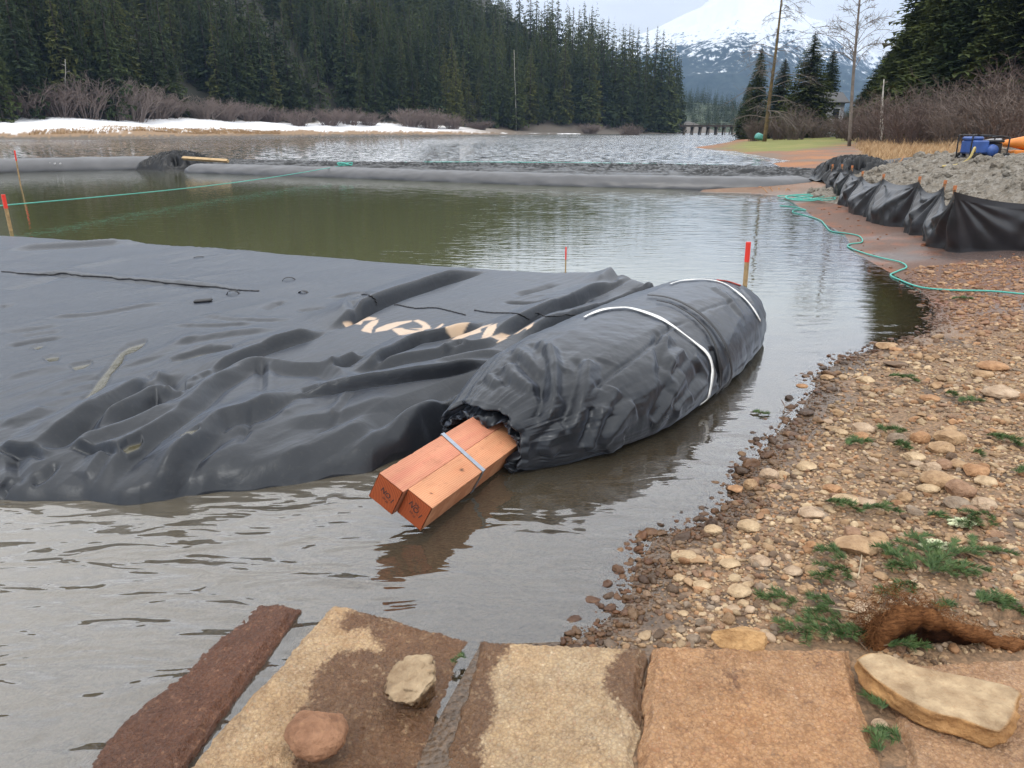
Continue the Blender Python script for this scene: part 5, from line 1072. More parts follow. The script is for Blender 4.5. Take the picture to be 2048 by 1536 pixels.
stake('wooden stake with a red top behind the far end of the roll', 1491, 566, 1497, 484, 7.7, .038, .34)
# ------------------------------------------------------------------ silt fence
SF = simple('silt_fence_cloth', (.014, .014, .017), .36, 0, .5, 5, .004, .6); pw = simple('post_wood', (.34, .18, .09), .8, 0, .25, 15); po = simple('post_orange', (.45, .16, .06), .7)
posts = [(1664, 333, 1657, 384), (1683, 333, 1676, 389), (1703, 336, 1690, 399), (1724, 348, 1706, 413), (1766, 354, 1738, 431), (1838, 360, 1824, 450), (1889, 368, 1856, 470), (1908, 380, 1918, 498), (2150, 402, 2130, 500)]
FP = []
for tx2, ty2, bx, by in posts:
    g = G(bx, by, 0.); z = gz(g[0], g[1]); g = G(bx, by, z); h = at(tx2, ty2, g[1])[2]-z; FP.append((g, h))
fe = empty('silt_fence', tuple(FP[0][0])); tag(fe, 'sagging black silt fence on wooden posts along the muddy right shore', 'fence'); f0 = FP[0][0]
for k, ((g, h), (tx2, ty2, bx, by)) in enumerate(zip(FP, posts)):
    top = at(tx2, ty2, g[1]); o_ = empty('post') if False else None
    V, F = tube([g-f0+[.07, .10, -.2], top-f0+[.04, .06, 0]], .022, 4); pst = mesh('post', V, F, pw, fe, False)
    V, F = tube([top-f0+[.03, .04, 0], top-f0+[.03, .04, .05]], .024, 4); mesh('post_top', V, F, po, pst, False)
for k in range(len(FP)-1):
    (g1, h1), (g2, h2) = FP[k], FP[k+1]; t1 = at(posts[k][0], posts[k][1]+3, g1[1]); t2 = at(posts[k+1][0], posts[k+1][1]+3, g2[1]); n, m = 90, 60
    u, v = np.meshgrid(np.linspace(0, 1, n), np.linspace(0, 1, m)); u_, v_ = u[..., None], v[..., None]; W = np.linalg.norm(g2-g1)
    sag = [.05, .05, .08, .12, .08, .14, .22, .07][k]; B_ = g1*(1-u_)+g2*u_; T_ = t1*(1-u_)+t2*u_; T_[..., 2] -= sag*4*(u*(1-u))
    P = B_*(1-v_)+T_*v_; nr = np.array([-(g2-g1)[1], (g2-g1)[0], 0]); nr /= np.linalg.norm(nr); nr *= -np.sign(nr@(g1*[1, 1, 0]))*1.
    bil = [.10, .12, .13, .16, .18, .14, .12, .05][k]; foot = [.12, .12, .14, .16, .2, .16, .16, .0][k]
    d = bil*np.sin(np.pi*u)**.8*(.25+.75*np.sin(np.pi*np.clip(v*.9, 0, 1)))*(1-v**3)+foot*(1-v)**1.5*np.sin(np.pi*u)
    fa = np.arctan2(u*W, (1.02-v)*max(h1, .5)); fb_ = np.arctan2((1-u)*W, (1.02-v)*max(h2, .5))
    fold = (.4 if k == 7 else 1.)*(.075*np.sin(fa*15+1+k)*np.exp(-u*2.6)+.075*np.sin(fb_*12+k*2)*np.exp(-(1-u)*2.6))+(.012 if k == 7 else .04)*fbm(np.stack([u*W*3, v*1.2, 0*u+k*5], -1), 1, 3)
    P = P+nr*(d+fold*(.3+.7*np.sin(np.pi*np.clip(u, .0, 1))**.5)*np.sin(np.pi*np.clip(v+.12, 0, 1))**.4)[..., None]
    P = np.concatenate([[P[0]+nr*.01-[0, 0, .10]], P]); mesh('fabric_panel', P.reshape(-1, 3)-f0, gridf(m+1, n), SF, fe)
# ------------------------------------------------------------------ grey gravel pile and what stands on it
def pile_z(Q):
    cx = np.interp(Q[:, 1], [9.5, 12, 15, 18, 21], [10.8, 10.2, 9.7, 9.8, 10.4]); u = np.abs(Q[:, 0]-cx)/np.where(Q[:, 0] < cx, 2.7, 4.5); v = sm(9.2, 12.2, Q[:, 1])*(1-sm(17.2, 20.5, Q[:, 1]))
    return (.93-.02*(Q[:, 1]-13))*np.clip(1.12-u**1.3, 0, 1)*v*(1+.10*noise(Q, .7))
xs = np.linspace(6.6, 14.5, 330); ys = np.linspace(9, 21, 420); X_, Y_ = np.meshgrid(xs, ys); Qp = np.stack([X_.ravel(), Y_.ravel()], -1); tz = terrain(Qp); pz = pile_z(Qp)
Zp = tz-.03+pz+pz.clip(0, .3)*(.10*fbm(Qp, 3., 5)+.16*fbm(Qp, 9, 3)); grv = M('grey_gravel'); v = grv.coord('Pos'); gc = grv.n('ShaderNodeSeparateColor', {'Color': grv.vor(16, v, 'Color')}).outputs[0]
grv.pbr(grv.mix(grv.mr(grv.noise(5, 6, v, .7), .35, .65, 0, .8), grv.mix(gc, (.16, .145, .12), (.30, .28, .25)), (.19, .16, .125)), .9, grv.bump(grv.math('ADD', grv.vor(16, v), grv.noise(30, 5, v)), .04, .9), 0, .2)
V = np.column_stack([Qp, Zp]); Fp = gridf(420, 330); keepf = (pz[Fp] > .005).any(1); parts_ = [(V, Fp[keepf])]
r = np.random.default_rng(77)
for k in range(1500):
    i = r.integers(0, len(Qp))
    if pz[i] < .05: continue
    s = r.lognormal(-3.0, .45); sh = ICO1[0]*(s*r.uniform(.6, 1.2, 3))*(1+.25*noise(ICO1[0]+k, 1.1))[:, None]; parts_.append((sh+V[i], ICO1[1]))
Vq, Fq = join(parts_); tag(mesh('gravel_pile', Vq, Fq, grv.m, None, False), kind='stuff')
def top_at(x, y): q = np.array([[x, y]]); return float(terrain(q)[0]+pile_z(q)[0])
# blue pump on wheels
bl = simple('blue_paint', (.035, .085, .28), .4, 0, .25, 6); blk = simple('black_metal', (.015, .015, .018), .4); rub = simple('tyre_rubber', (.02, .02, .02), .8); gme = simple('grey_metal', (.30, .30, .31), .4, .5); org = simple('orange_paint', (.62, .20, .03), .45, 0, .15, 4); yl = simple('yellow_hose', (.42, .33, .12), .6)
pc_ = at(1964, 300, 15.6); zt0 = at(1964, 326, 15.6)[2]; pu = empty('water_pump', (pc_[0], 15.6, zt0)); tag(pu, 'blue wheeled motor pump with a black frame on top of the gravel pile', 'pump')
V, F = join([box((-.16, 0, .31), (.34, .42, .26), 0, .03), box((-.22, .0, .47), (.26, .36, .08), 0, .03)]); mesh('fuel_tank', V, F, bl, pu, False)
V, F = join([box((.16, .02, .26), (.30, .34, .26), 0, .02), box((.15, 0, .42), (.34, .36, .05), 0, .015)]); mesh('engine', V, F, blk, pu, False)
th_ = np.linspace(0, 2*np.pi, 25)[:-1]; V, F = tube([(.08, -.24, .25), (.08, -.16, .25)], [.105, .12], 20); mesh('recoil_cover', V, F, bl, pu)
fr_ = []
for y in (-.24, .24): fr_ += [tube(smooth_line([(-.36, y, .08), (-.37, y, .46), (-.30, y, .54), (.30, y, .50), (.36, y, .42), (.36, y, .08)], 5), .014, 6), tube([(-.36, y, .10), (.36, y, .10)], .014, 6)]
fr_ += [tube([(-.30, -.24, .54), (-.30, .24, .54)], .014, 6), tube([(.30, -.24, .50), (.30, .24, .50)], .014, 6)]
V, F = join(fr_); mesh('frame', V, F, blk, pu)
for xw in (-.24, .32):
    for yw in (-.29, .29):
        tt_ = np.linspace(0, 2*np.pi, 21); ring = np.stack([xw+.085*np.cos(tt_), yw+0*tt_, .10+.085*np.sin(tt_)], -1); V, F = tube(ring, .03, 8, False); wh = mesh('wheel', V, F, rub, pu); V, F = tube([(xw, yw-.02, .10), (xw, yw+.02, .10)], .06, 12); mesh('hub', V, F, gme, wh)
V, F = tube(smooth_line([(-.30, -.26, .22), (-.36, -.34, .30), (-.44, -.36, .1), (-.6, -.3, -.02), (-.9, -.2, -.06)], 6), .022, 8); mesh('hose', V, F, yl, pu)
oc_ = at(2030, 285, 16.2); oz = at(2030, 320, 16.2)[2]; om = empty('pump_head', (oc_[0], 16.2, oz)); tag(om, 'orange funnel shaped pump head with grey pipe at the right edge', 'pump')
prof = [(-.34, .05), (-.22, .055), (-.20, .065), (-.05, .09), (.10, .12), (.22, .145), (.5, .16), (.55, .11)]; V, F = tube([(x, 0, .34) for x, _ in prof], [q for _, q in prof], 18); mesh('funnel', V, F, org, om)
V, F = tube(smooth_line([(-.72, .05, .33), (-.5, .02, .37), (-.30, 0, .38)], 5), .052, 12); mesh('pipe', V, F, gme, om)
V, F = join([box((.22, 0, .10), (.55, .3, .20), 0, .02), box((.35, 0, .24), (.2, .2, .12), 0, .02)]); mesh('housing', V, F, org, om, False); V, F = join([box((-.25, 0, .05), (.4, .24, .10), 0, .02)]); mesh('skid', V, F, blk, om, False)
# black sheeting strip behind the pile, spool, sticks
A = [at(x, y, Y) for x, y, Y in ((1668, 352, 20.8), (1760, 345, 19.8), (1840, 338, 19.4), (1960, 326, 19.2), (2080, 318, 19.))]; B = [at(x, y, Y) for x, y, Y in ((1660, 333, 25.5), (1760, 322, 25.), (1850, 312, 25.), (1960, 302, 25.), (2080, 292, 25.))]
V, F = sheet_grid(A, B, 220, 60, .10, (.6, 1.), 9., hem=.5); tag(mesh('sheeting', V, F, FAB3), 'black sheeting strip on the ground between fence and straw bank', 'sheeting')
a, b, c = at(1894, 301, 18.2), at(1822, 338, 17.6), at(1889, 332, 18.2); t = np.linspace(0, 1, 14); Vt = []
for i in t:
    for j in t: q = a*(1-i)+(b*(1-j)+c*j)*i; Vt.append(q+[0, .05*math.sin(j*5)*i, 0])
o = mesh('raised_sheet_corner', np.array(Vt), gridf(14, 14), SF); V, F = tube([a+[.02, .02, .02], c+[.02, .02, -.5]], .018, 5); tag(o, 'pointed black sheet corner tied up to a stick behind the gravel pile', 'sheeting'); mesh('stick', V, F, pw, o)
q_ = at(1790, 348, 17.4); se = empty('spool', (q_[0], 17.4, q_[2]-.28)); tag(se, 'rust orange disc on a white core behind the silt fence', 'spool'); V, F = tube([(0, 0, 0), (0, 0, .27)], .07, 16); mesh('core', V, F, wht, se); V, F = tube([(0, -.02, .26), (0, .03, .30)], .19, 28); V[:, 2] += V[:, 1]*.5; mesh('disc', V, F, po, se)
for k, (p1, p2, l_) in enumerate([((1790, 338), (1808, 312), 'brown stick leaning above the spool'), ((1818, 345), (1806, 322), 'bent yellow stick right of the spool')]):
    a, b = at(*p1, 17.8), at(*p2, 17.9); V, F = tube(smooth_line([a-[0, 0, .5], a, (a+b)/2+[.03, 0, .03], b], 4), .018, 5); tag(mesh('stick', V, F, pw if k == 0 else yl), l_, 'stick')
# driftwood debris at the foot of the dam
prt = []
for k in range(4):
    x0 = 1535+k*12; a = G(x0, 386-(k % 3), .02); b = at(x0-18+9*k, 374+2*(k % 4), a[1]+.1); prt.append(tube(smooth_line([a, (a+b)/2+[0, .1, .06], b], 4), .012, 5))
V, F = join(prt); tag(mesh('driftwood', V, F, pw), 'thin driftwood twigs washed against the right end of the dam', 'driftwood')
# ------------------------------------------------------------------ gravel of the near bank
PAL = np.array([(.47, .36, .235), (.38, .26, .155), (.37, .215, .115), (.25, .20, .155), (.16, .11, .075), (.43, .33, .24), (.30, .19, .125)])
BASES = {}
def bases(src):
    k = len(src[0])
    if k not in BASES:
        rr_b = np.random.default_rng(k); out = []
        for q in range(14):
            V = src[0].copy()
            for _ in range(3+q % 7):
                n = rr_b.normal(size=3); n /= np.linalg.norm(n); V = V-n*(np.maximum(0, V@n-rr_b.uniform(.45, .85))*.96)[:, None]
            out.append(V*(1+.16*noise(V+q*7., 1.3))[:, None])
        BASES[k] = np.array(out)
    return BASES[k]
def stones(N, seed, region, smed, sig, base, wetk, patch, fall=.0):
    r = np.random.default_rng(seed); V0, F0 = base; nv = len(V0); P = np.asarray(region); lo, hi = P.min(0), P.max(0)
    U = r.uniform(0, 1, (N*6, 2)); Q = lo+(hi-lo)*U; a, _ = sds(Q)
    d = np.hypot(Q[:, 0], Q[:, 1]); w = (2.2/np.maximum(d, 1.8))**1.4; pm = noise(Q, 1.9)+.5*noise(Q, 5.)
    ok = (a > -.12+.05*noise(Q, 6)) & inside(Q, P) & (r.uniform(size=len(Q)) < w*np.where(patch, np.clip(.9+.9*pm, .32, 1), 1)); Q = Q[ok][:N]; a = a[ok][:N]; n = len(Q); d = np.hypot(Q[:, 0], Q[:, 1])
    s = smed*np.exp(sig*r.normal(size=n))*(np.clip(d/2.4, 1, 3)**.4); s = np.clip(s, .003, smed*5); z = terrain(Q)
    sc = s[:, None]*np.stack([r.uniform(.8, 1.5, n), r.uniform(.7, 1.1, n), r.uniform(.4, .8, n)], -1); ang = r.uniform(0, 6.28, n); ca, sa = np.cos(ang), np.sin(ang)
    bs_ = bases(base); B = bs_[r.integers(0, len(bs_), n)]*sc[:, None]
    X = B[..., 0]*ca[:, None]-B[..., 1]*sa[:, None]; Y = B[..., 0]*sa[:, None]+B[..., 1]*ca[:, None]; V = np.stack([X+Q[:, :1], Y+Q[:, 1:], B[..., 2]+(z+sc[:, 2]*.35)[:, None]], -1)
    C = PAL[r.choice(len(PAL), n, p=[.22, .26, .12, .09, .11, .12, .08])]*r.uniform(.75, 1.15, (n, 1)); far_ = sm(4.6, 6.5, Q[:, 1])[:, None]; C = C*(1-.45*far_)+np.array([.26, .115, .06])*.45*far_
    wt_ = np.clip(1-sm(.03, .22, a+.05*noise(Q, 7.)), 0, 1); T = np.repeat(C, nv, 0); W = np.repeat(wt_, nv)
    return V.reshape(-1, 3), (F0[None]+(np.arange(n)*nv)[:, None, None]).reshape(-1, 3), T, W
reg = [(.1, 1.75), (.3, 1.93), (1.1, 1.9), (1.12, 1.45), (1.32, 1.45), (1.3, 1.86), (3.2, 1.84), (6.2, 4.5), (7.5, 8.8), (4.6, 8.6), (3.2, 6.4), (1.2, 4.8), (.4, 3.)]
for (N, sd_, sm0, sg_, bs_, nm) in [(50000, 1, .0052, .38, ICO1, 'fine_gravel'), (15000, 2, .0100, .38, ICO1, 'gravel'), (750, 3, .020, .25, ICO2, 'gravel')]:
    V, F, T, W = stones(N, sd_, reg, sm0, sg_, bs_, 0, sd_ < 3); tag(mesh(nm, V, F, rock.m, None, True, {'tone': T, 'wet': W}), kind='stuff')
# reddish lumps on the mud
V, F, T, W = stones(700, 9, [(4.2, 8), (9, 8), (9, 11), (7.2, 19), (5.4, 14)], .012, .45, ICO1, 0, True); tag(mesh('mud_lumps', V, F, rock.m, None, True, {'tone': T*.0+[.23, .10, .055], 'wet': W*.5}), kind='stuff')
# single cobbles, read off the photograph
c6 = lambda x, y: (1300+x/2.56, 500+y/2.56); c7 = lambda x, y: (1148+x/2.276, 1000+y/2.276)
cob = [(c6, 1232, 490, 105, 48, 1, 'flat orange cobble at the inlet of the shore'), (c6, 1268, 508, 60, 26, 2, 'small orange cobble touching the flat one at the inlet'), (c6, 915, 655, 65, 32, 1, 'tan cobble on the gravel point, nearest the water'),
 (c6, 1117, 668, 90, 38, 0, 'flat cream cobble on the gravel point'), (c6, 785, 697, 58, 24, 2, 'lone orange cobble in the shallows off the gravel point'), (c6, 808, 836, 85, 34, 4, 'dark flat cobble in the water below the gravel point'), (c6, 968, 835, 62, 48, 1, 'tan cobble beside the dark flat one'),
 (c6, 988, 940, 60, 46, 0, 'cream cobble above the pair of tan cobbles'), (c6, 1104, 918, 112, 62, 5, 'large buff cobble above an orange one, mid bank'), (c6, 1090, 962, 82, 60, 2, 'orange cobble touching the large buff one, mid bank'), (c6, 1276, 972, 88, 66, 3, 'round greyish cobble ringed by green moss'), (c6, 1396, 966, 88, 70, 2, 'round orange cobble right of the mossy one'),
 (c6, 1560, 972, 140, 84, 1, 'big tan cobble, upper one of the right hand cluster'), (c6, 1510, 1022, 112, 74, 1, 'tan cobble under the big upper one'), (c6, 1366, 1066, 102, 48, 0, 'flat cream cobble left of the right hand cluster'), (c6, 1450, 1118, 92, 64, 5, 'buff cobble in the right hand cluster'), (c6, 1514, 1106, 76, 62, 6, 'brown cobble in the right hand cluster'), (c6, 1596, 1106, 82, 50, 1, 'small tan cobble in the right hand cluster'),
 (c6, 1686, 1136, 112, 76, 2, 'wide orange cobble right in the cluster'), (c6, 1493, 1192, 146, 102, 1, 'largest tan cobble, left of the two big round ones'), (c6, 1612, 1236, 130, 102, 6, 'largest brown cobble, right of the two big round ones'), (c6, 1440, 1226, 104, 56, 0, 'cream flat stone below the largest tan cobble'), (c6, 1590, 1307, 112, 66, 3, 'grey brown cobble below the two big round ones'), (c6, 1646, 1342, 82, 56, 6, 'brown cobble touching the grey brown one'), (c6, 1726, 1312, 112, 66, 5, 'buff oval cobble right of the grey brown one'),
 (c6, 1742, 1192, 100, 48, 0, 'flat cream cobble at the right side of the cluster'), (c6, 944, 1230, 92, 60, 2, 'lone orange cobble in the muddy patch'), (c6, 808, 1112, 102, 60, 0, 'cream cobble in the dark wet gravel'), (c6, 618, 1152, 92, 74, 5, 'buff split cobble at the waterline'), (c6, 520, 1206, 70, 66, 1, 'upright tan cobble at the waterline tip'), (c6, 450, 1228, 86, 46, 2, 'orange flat cobble furthest out in the water'),
 (c6, 515, 1420, 112, 76, 0, 'yellowish cream cobble near the water, right one of a pair'), (c6, 330, 1436, 90, 66, 0, 'pale cream cobble near the water, left one of a pair'), (c6, 842, 1356, 128, 62, 5, 'long buff cobble above the sprigs'), (c6, 1020, 1298, 130, 50, 0, 'pointed pale flat stone under the long sprig'), (c6, 1116, 1294, 90, 46, 5, 'buff stone beside the pointed pale one'), (c6, 1312, 1272, 64, 62, 1, 'tan stone in the mud right of the lone orange one'), (c6, 1184, 1480, 94, 64, 1, 'tan cobble at the foot of the green sprigs'), (c6, 1040, 1460, 92, 76, 6, 'pinkish brown stone left of the green sprigs'),
 (c7, 508, 265, 114, 76, 0, 'big pale oval cobble alone near the waterline'), (c7, 718, 300, 90, 40, 0, 'cream flat stone right of the big pale oval'), (c7, 482, 360, 54, 42, 0, 'small yellow cream cobble below the big pale oval'), (c7, 614, 340, 60, 40, 6, 'rust brown stone between the cream stones'), (c7, 855, 285, 90, 60, 5, 'buff angular stone with a notch'), (c7, 588, 396, 84, 44, 0, 'pale lumpy stone, lower left'), (c7, 760, 425, 106, 66, 0, 'large pale flat stone in the lower gravel'), (c7, 1002, 330, 84, 50, 5, 'buff stone left of the sprigs'),
 (c7, 1085, 325, 70, 50, 1, 'tan stone touching the sprigs'), (c7, 1045, 412, 48, 44, 1, 'small upright tan stone'), (c7, 775, 478, 50, 44, 0, 'small cream stone under the large pale one'), (c7, 732, 500, 60, 34, 5, 'small buff stone under the large pale one'), (c7, 1312, 232, 176, 70, 1, 'broad tan stone partly under the green sprigs'), (c7, 1316, 498, 84, 44, 5, 'buff pink stone below the sprigs'), (c7, 550, 634, 62, 40, 3, 'whitish stone against the slab edge'), (c7, 490, 592, 48, 40, 3, 'small grey white stone near the slab edge'), (c7, 502, 520, 46, 22, 0, 'tiny pale flat stone above the slab edge'), (c7, 1400, 1035, 62, 50, 5, 'round buff stone in the joint between slabs'),
 (c7, 88, 460, 84, 44, 6, 'lone brown stone under the shallow water'), (c7, 236, 512, 50, 34, 6, 'reddish stone at the water edge near the slabs'), (c6, 530, 936, 40, 26, 4, 'dark stone standing in the water, upper one'), (c6, 550, 968, 40, 32, 4, 'dark stone standing in the water, lower one'),
 (c6, 1780, 612, 130, 40, 2, 'flat orange stone high on the right bank'), (c6, 1720, 640, 90, 46, 1, 'tan stone left of the flat orange one'), (c6, 1830, 742, 160, 60, 5, 'large flat buff stone at the right edge of the bank'), (c6, 1445, 765, 90, 40, 2, 'orange flat stone on the upper bank'), (c6, 1320, 578, 50, 24, 0, 'small cream stone on the upper bank'), (c6, 1580, 1490, 90, 50, 1, 'tan stone right of the tall sprig')]
for i, (fn, x, y, w_, h_, ti, lab) in enumerate(cob):
    s_ = 2.56 if fn is c6 else 2.276; px_, py_ = fn(x, y+h_*.35); g = G(px_, py_, .06); zg = gz(g[0], g[1]); g = G(px_, py_, max(zg, -.02)); zg = gz(g[0], g[1]); sl = math.hypot(math.hypot(g[0], g[1]), CH); W = w_/s_/CF*sl
    el_ = math.atan2(CH, math.hypot(g[0], g[1])); Hh = min(.85*W, max(.34*W, (h_/s_/CF*sl-.45*W*math.sin(el_))/math.cos(el_)))
    V = stone_shape((W, W*.82, Hh), 5 if i % 3 else 9, 900+i, .05, ICO4 if W > .06 else ICO3, (.62, .93)); V = V@np.array([[math.cos(.0), 0, 0], [0, 1, 0], [0, 0, 1]])
    wt_ = .9 if 'water' in lab and ti in (4, 6) else 0.; T = np.tile(PAL[ti]*1.05, (len(V), 1)); o = mesh('cobble', V, (ICO4 if W > .06 else ICO3)[1], rock.m, None, True, {"tone": T, "wet": np.full(len(V), wt_)}); o.location = (g[0], g[1]+W*.3, zg+Hh*.28); o.rotation_euler = (0, 0, 0); tag(o, lab, 'cobble', 'cobbles on the gravel bank')
# ------------------------------------------------------------------ spruce sprigs
NEE = M('sprig_needles'); ri = NEE.n('ShaderNodeObjectInfo').outputs['Random']; NEE.pbr(NEE.mix(NEE.mr(NEE.noise(40, 2, NEE.coord('Object')), .35, .65, 0, 1), (.038, .078, .024), (.10, .155, .05)), .55, None, 0, .3)
stemm = simple('sprig_stem', (.13, .08, .045), .8, 0, .3, 30)
def sprig(lab, p0, p1, seed, nb=4, nl=.017, bend=.15, lift=.022, flat=False):
    r = np.random.default_rng(seed); a = G(p0[0], p0[1], .08); b = G(p1[0], p1[1], .08)
    for q in (a, b): q[2] = max(gz(q[0], q[1]), .0)
    a = G(p0[0], p0[1], a[2]); b = G(p1[0], p1[1], b[2]); base = a.copy(); L = np.linalg.norm(b-a); d = (b-a)/L; s = np.array([-d[1], d[0], 0]); lift = 0.006 if flat else lift
    lines = [smooth_line([a+[0, 0, lift], (a+b)/2+s*bend*L*r.uniform(-1, 1)+[0, 0, lift*1.6], b+[0, 0, lift]], 12)]
    for k in range(nb):
        t = .15+.7*k/max(1, nb-1) if nb > 1 else .5; q = lines[0][int(t*(len(lines[0])-1))]; sd_ = (-1)**k; dd = d*r.uniform(.5, .9)+s*sd_*r.uniform(.5, .9); ll = L*r.uniform(.28, .5)*(1.1-t*.6); lines.append(smooth_line([q, q+dd*ll*.5+[0, 0, .004], q+dd*ll], 8))
    e = empty('spruce_sprig', tuple(base)); tag(e, lab, 'sprig', 'green spruce sprigs on the bank'); prt = [tube(l-base, np.linspace(.0028, .0012, len(l)), 5) for l in lines]; V, F = join(prt); mesh('stem', V, F, stemm, e)
    Vs = []
    for l in lines:
        ln_ = np.linalg.norm(np.diff(l, axis=0), axis=1).sum(); n = int(ln_/.0006); t = r.uniform(.08, 1, n)*(len(l)-1); i = t.astype(int).clip(0, len(l)-2); f = (t-i)[:, None]; q = l[i]*(1-f)+l[i+1]*f; T = l[i+1]-l[i]; T /= np.linalg.norm(T, axis=1)[:, None]
        Sx = np.cross(T, [0, 0, 1.]); Sx /= np.linalg.norm(Sx, axis=1)[:, None]+1e-9; an = r.uniform(-.5, np.pi+.5, n)[:, None]; rad = Sx*np.cos(an)+np.array([0, 0, 1.])*np.abs(np.sin(an))*.7
        dr_ = T*.65+rad*.9; dr_ /= np.linalg.norm(dr_, axis=1)[:, None]; ll = nl*r.uniform(.6, 1.1, n)[:, None]; w = np.cross(dr_, r.normal(size=(n, 3))); w /= np.linalg.norm(w, axis=1)[:, None]; w *= .0012
        Vs.append(np.stack([q-w, q+w, q+dr_*ll*.7+w*.8, q+dr_*ll], 1))
    Vs = np.concatenate(Vs)-base; n = len(Vs); b_ = np.arange(n)*4; mesh('needles', Vs.reshape(-1, 3), np.stack([b_, b_+1, b_+2, b_+3], -1), NEE.m, e, False)
sg = [(c7, (1120, 25), (1300, 75), 'thin spruce sprig under the pointed pale stone, left end'), (c7, (1290, 70), (1475, 75), 'thin spruce sprig under the pointed pale stone, right end'), (c7, (1590, 95), (1700, 110), 'small sprig beside the white lichen, left'), (c7, (1905, 85), (1790, 150), 'small sprig right of the white lichen'),
 (c7, (1610, 350), (1540, 175), 'sprig pointing up from the middle of the pile'), (c7, (1600, 350), (1925, 245), 'long sprig pointing up right'), (c7, (1590, 355), (1830, 360), 'sprig lying level to the right'), (c7, (1580, 360), (1400, 230), 'bushy sprig pointing up left'), (c7, (1500, 330), (1430, 340), 'stubby sprig in the centre of the pile'),
 (c7, (1560, 400), (1390, 455), 'sprig curving to lower left'), (c7, (1250, 300), (1105, 250), 'pale green sprig left of the pile'), (c7, (1250, 330), (1110, 390), 'sprig below the pale green one'), (c7, (1040, 490), (830, 465), 'long thin sprig furthest left above the slab edge'), (c7, (1200, 510), (1060, 470), 'sprig above the grey green patch'), (c7, (1300, 590), (940, 615), 'broad sprig along the slab edge'), (c7, (1230, 560), (1060, 555), 'grey green sprig above the slab edge'), (c7, (1330, 620), (1200, 640), 'sprig at the corner of the orange slab'),
 (c7, (1790, 460), (2048, 540), 'sprig near the right edge, lower'), (c7, (1830, 500), (1960, 470), 'short sprig near the right edge, upper'), (c7, (1650, 540), (1700, 500), 'sprig behind the fibre mat'), (c7, (1400, 690), (1600, 690), 'sprig in front of the fibre mat'), (c7, (1390, 1000), (1380, 860), 'sprig in the joint, upper'), (c7, (1400, 1200), (1370, 1080), 'sprig in the joint, lower'), (c7, (1490, 1140), (1400, 1090), 'small sprig in the joint, right'),
 (c6, (1330, 950), (1170, 935), 'mossy sprig above the ringed cobble'), (c6, (1240, 1000), (1330, 1040), 'mossy sprig under the ringed cobble'), (c6, (1690, 965), (1900, 1025), 'sprig right of the big tan cobble'), (c6, (1500, 750), (1560, 765), 'small sprig on the upper bank'), (c6, (1560, 800), (1680, 790), 'thin sprig on the upper bank, right'), (c6, (1200, 662), (1370, 690), 'thin sprig on the gravel point'), (c6, (1530, 265), (1640, 262), 'dark sprig on the far gravel by the mud'), (c6, (1640, 1060), (1700, 1075), 'tiny sprig under the big tan cobble'), (c6, (1000, 1030), (1110, 1000), 'faint sprig near the orange cobble'), (c6, (1870, 1170), (1915, 1150), 'sprig at the right edge by the flat cream cobble')]
for i, (fn, a, b, lab) in enumerate(sg): sprig(lab, fn(*a), fn(*b), 50+i, 6 if i in (4, 5, 6, 7, 14) else 4, .027 if fn is c7 else .030)
sprig('dark sprig floating in the shallow water beside the roll', (1500, 826), (1537, 830), 99, 3, .02, .1, .0, True)
for i, (P, lab) in enumerate([([(1563, 800), (1570, 815), (1566, 826), (1580, 824), (1560, 838)], 'small forked twig standing in the shallow water'), ([c7(1035, 490), c7(1180, 495), c7(1290, 515)], 'long thin grey twig above the slab'), ([c7(1090, 440), c7(1200, 540), c7(1340, 690)], 'thin twig slanting down to the fibre mat'), ([c7(1380, 470), c7(1440, 410), c7(1560, 360)], 'pale twig under the pile of sprigs'),
    ([c7(1660, 485), c7(1735, 480), c7(1752, 420)], 'angled pale twig behind the fibre mat'), ([c7(1310, 250), c7(1300, 320), c7(1290, 350)], 'upright dry stem among the sprigs'), ([c7(1180, 425), c7(1260, 470), c7(1370, 500)], 'brown twig left of the sprigs'), ([c7(1430, 600), c7(1500, 650), c7(1560, 690)], 'twig across the front of the fibre mat'), ([c7(1700, 220), c7(1800, 250), c7(1890, 290)], 'thin brown twig under the long sprig')]):
    Q_ = []
    for k, (x, y) in enumerate(P): g = G(x, y, .07); z = max(gz(g[0], g[1]), 0)+.014+(.02 if i == 0 and k == 0 else 0); Q_.append(G(x, y, z))
    V, F = tube(smooth_line(Q_, 6), .0028, 5); tag(mesh('twig', V, F, stemm if i % 2 == 0 else simple('dry_twig', (.34, .27, .18), .8)), lab, 'twig')
lich = simple('lichen', (.50, .52, .33), .9, 0, .3, 60, .003)
for (x, y, lab) in [(c7(1760, 105)+('pale lichen tuft on the upper bank',)), (c7(1640, 200)+('pale lichen tuft beside the sprigs',))]:
    g = G(x, y, .09); V = stone_shape((.085, .06, .02), 0, int(x), .5, ICO4); V += .006*fbm(V, 90, 2)[:, None]; o = mesh('lichen', V, ICO4[1], lich); o.location = (g[0], g[1], gz(g[0], g[1])+.018); tag(o, lab, 'lichen')
sprig('small dark sprig in the wet joint beside the cracked rock', (905, 1345), (928, 1325), 140, 3, .014)
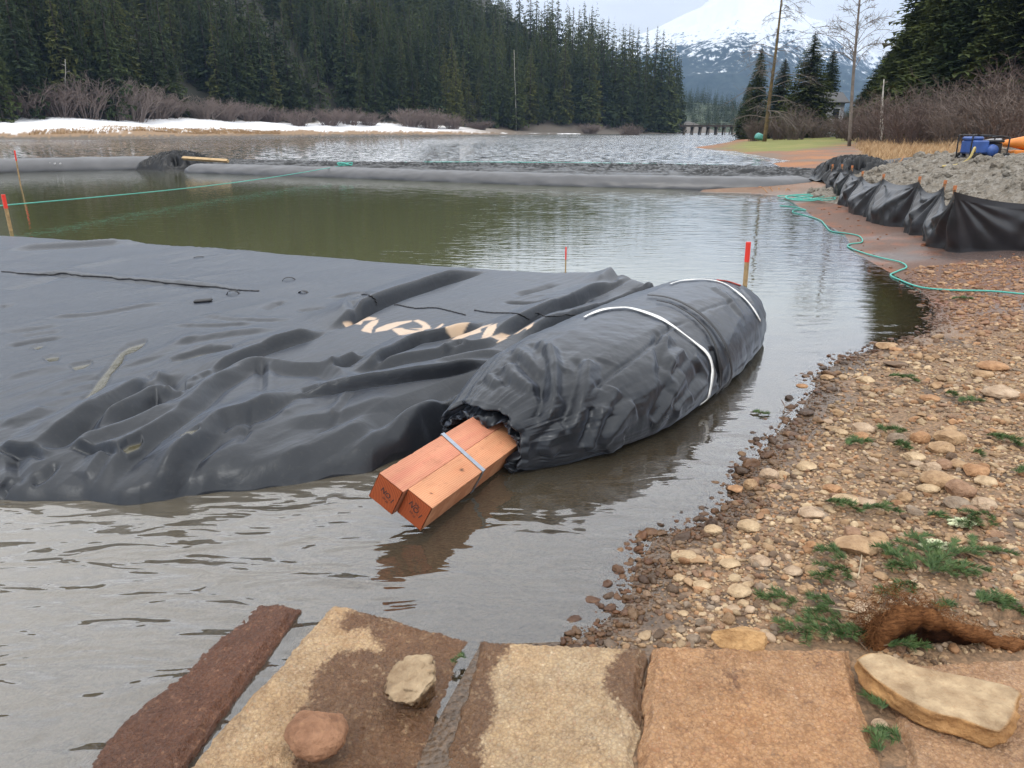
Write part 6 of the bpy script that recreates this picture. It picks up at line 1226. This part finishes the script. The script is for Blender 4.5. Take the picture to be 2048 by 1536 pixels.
# ------------------------------------------------------------------ brown fibre mat curled over a hollow
fm = M('brown_fibre'); v = fm.coord('Pos'); fn_ = fm.noise(120, 5, fm.coord('Pos', (.35, 1, 1)), .7); fm.pbr(fm.mix(fm.attr('damp_shade'), fm.mix(fm.mr(fn_, .3, .7, 0, 1), (.07, .028, .012), (.30, .135, .055)), fm.mix(fm.mr(fn_, .3, .7, 0, 1), (.012, .006, .004), (.05, .02, .01))), .95, fm.bump(fn_, .012, 1.), 0, .1)
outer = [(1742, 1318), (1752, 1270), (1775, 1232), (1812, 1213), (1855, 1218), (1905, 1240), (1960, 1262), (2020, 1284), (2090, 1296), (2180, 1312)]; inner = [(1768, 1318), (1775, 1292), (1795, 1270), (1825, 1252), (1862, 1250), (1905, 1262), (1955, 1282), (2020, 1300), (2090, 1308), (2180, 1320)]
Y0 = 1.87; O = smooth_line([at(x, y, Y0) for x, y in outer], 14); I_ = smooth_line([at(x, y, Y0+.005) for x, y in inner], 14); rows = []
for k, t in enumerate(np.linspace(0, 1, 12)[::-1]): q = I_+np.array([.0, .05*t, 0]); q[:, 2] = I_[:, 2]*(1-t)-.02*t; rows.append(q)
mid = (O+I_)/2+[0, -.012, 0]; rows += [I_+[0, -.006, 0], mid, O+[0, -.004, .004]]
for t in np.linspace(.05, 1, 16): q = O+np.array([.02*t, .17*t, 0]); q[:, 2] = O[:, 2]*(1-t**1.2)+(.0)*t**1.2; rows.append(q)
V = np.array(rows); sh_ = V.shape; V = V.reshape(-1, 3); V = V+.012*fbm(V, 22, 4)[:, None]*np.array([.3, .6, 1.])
dk = np.zeros(sh_[:2]); dk[:11] = 1; mat_ = mesh('fibre_mat', V, gridf(sh_[0], sh_[1]), fm.m, None, True, {'damp_shade': dk.ravel()}); tag(mat_, 'rust brown fibre mat curled up over a dark hollow behind the slabs', 'fibre mat')  # inner wall rows coloured darker: the hollow's shade is painted into the fibre
r = np.random.default_rng(3); prt = []
for k in range(1500):
    u = r.beta(1.0, 2.6); q = O[int(u*(len(O)-1))]+np.array([r.normal()*.01, abs(r.normal())*.06, r.normal()*.008]); dd = r.normal(size=3)*[1, .8, .8]+[-.6*(u < .2), -.3, .25]; dd /= np.linalg.norm(dd); ln_ = r.uniform(.01, .035)*(1.5 if u < .15 else 1)
    prt.append(tube([q, q+dd*ln_*.5, q+dd*ln_+[0, 0, -.3*ln_]], [.0008, .0007, .0004], 3, False))
V, F = join(prt); mesh('loose_fibres', V, F, fm.m, mat_, False)
# ------------------------------------------------------------------ air
hz = bpy.data.materials.new('haze'); hz.use_nodes = True; t_ = hz.node_tree; t_.nodes.clear(); pv = t_.nodes.new('ShaderNodeVolumePrincipled'); pv.inputs['Color'].default_value = (.42, .64, 1, 1); pv.inputs['Density'].default_value = 1.35e-4; pv.inputs['Anisotropy'].default_value = 0
oo = t_.nodes.new('ShaderNodeOutputMaterial'); t_.links.new(pv.outputs[0], oo.inputs['Volume'])
V, F = box((0, 0, 595), (11400, 11400, 1200)); hzo = mesh('haze', V, F, hz, None, False); tag(hzo, kind='stuff')
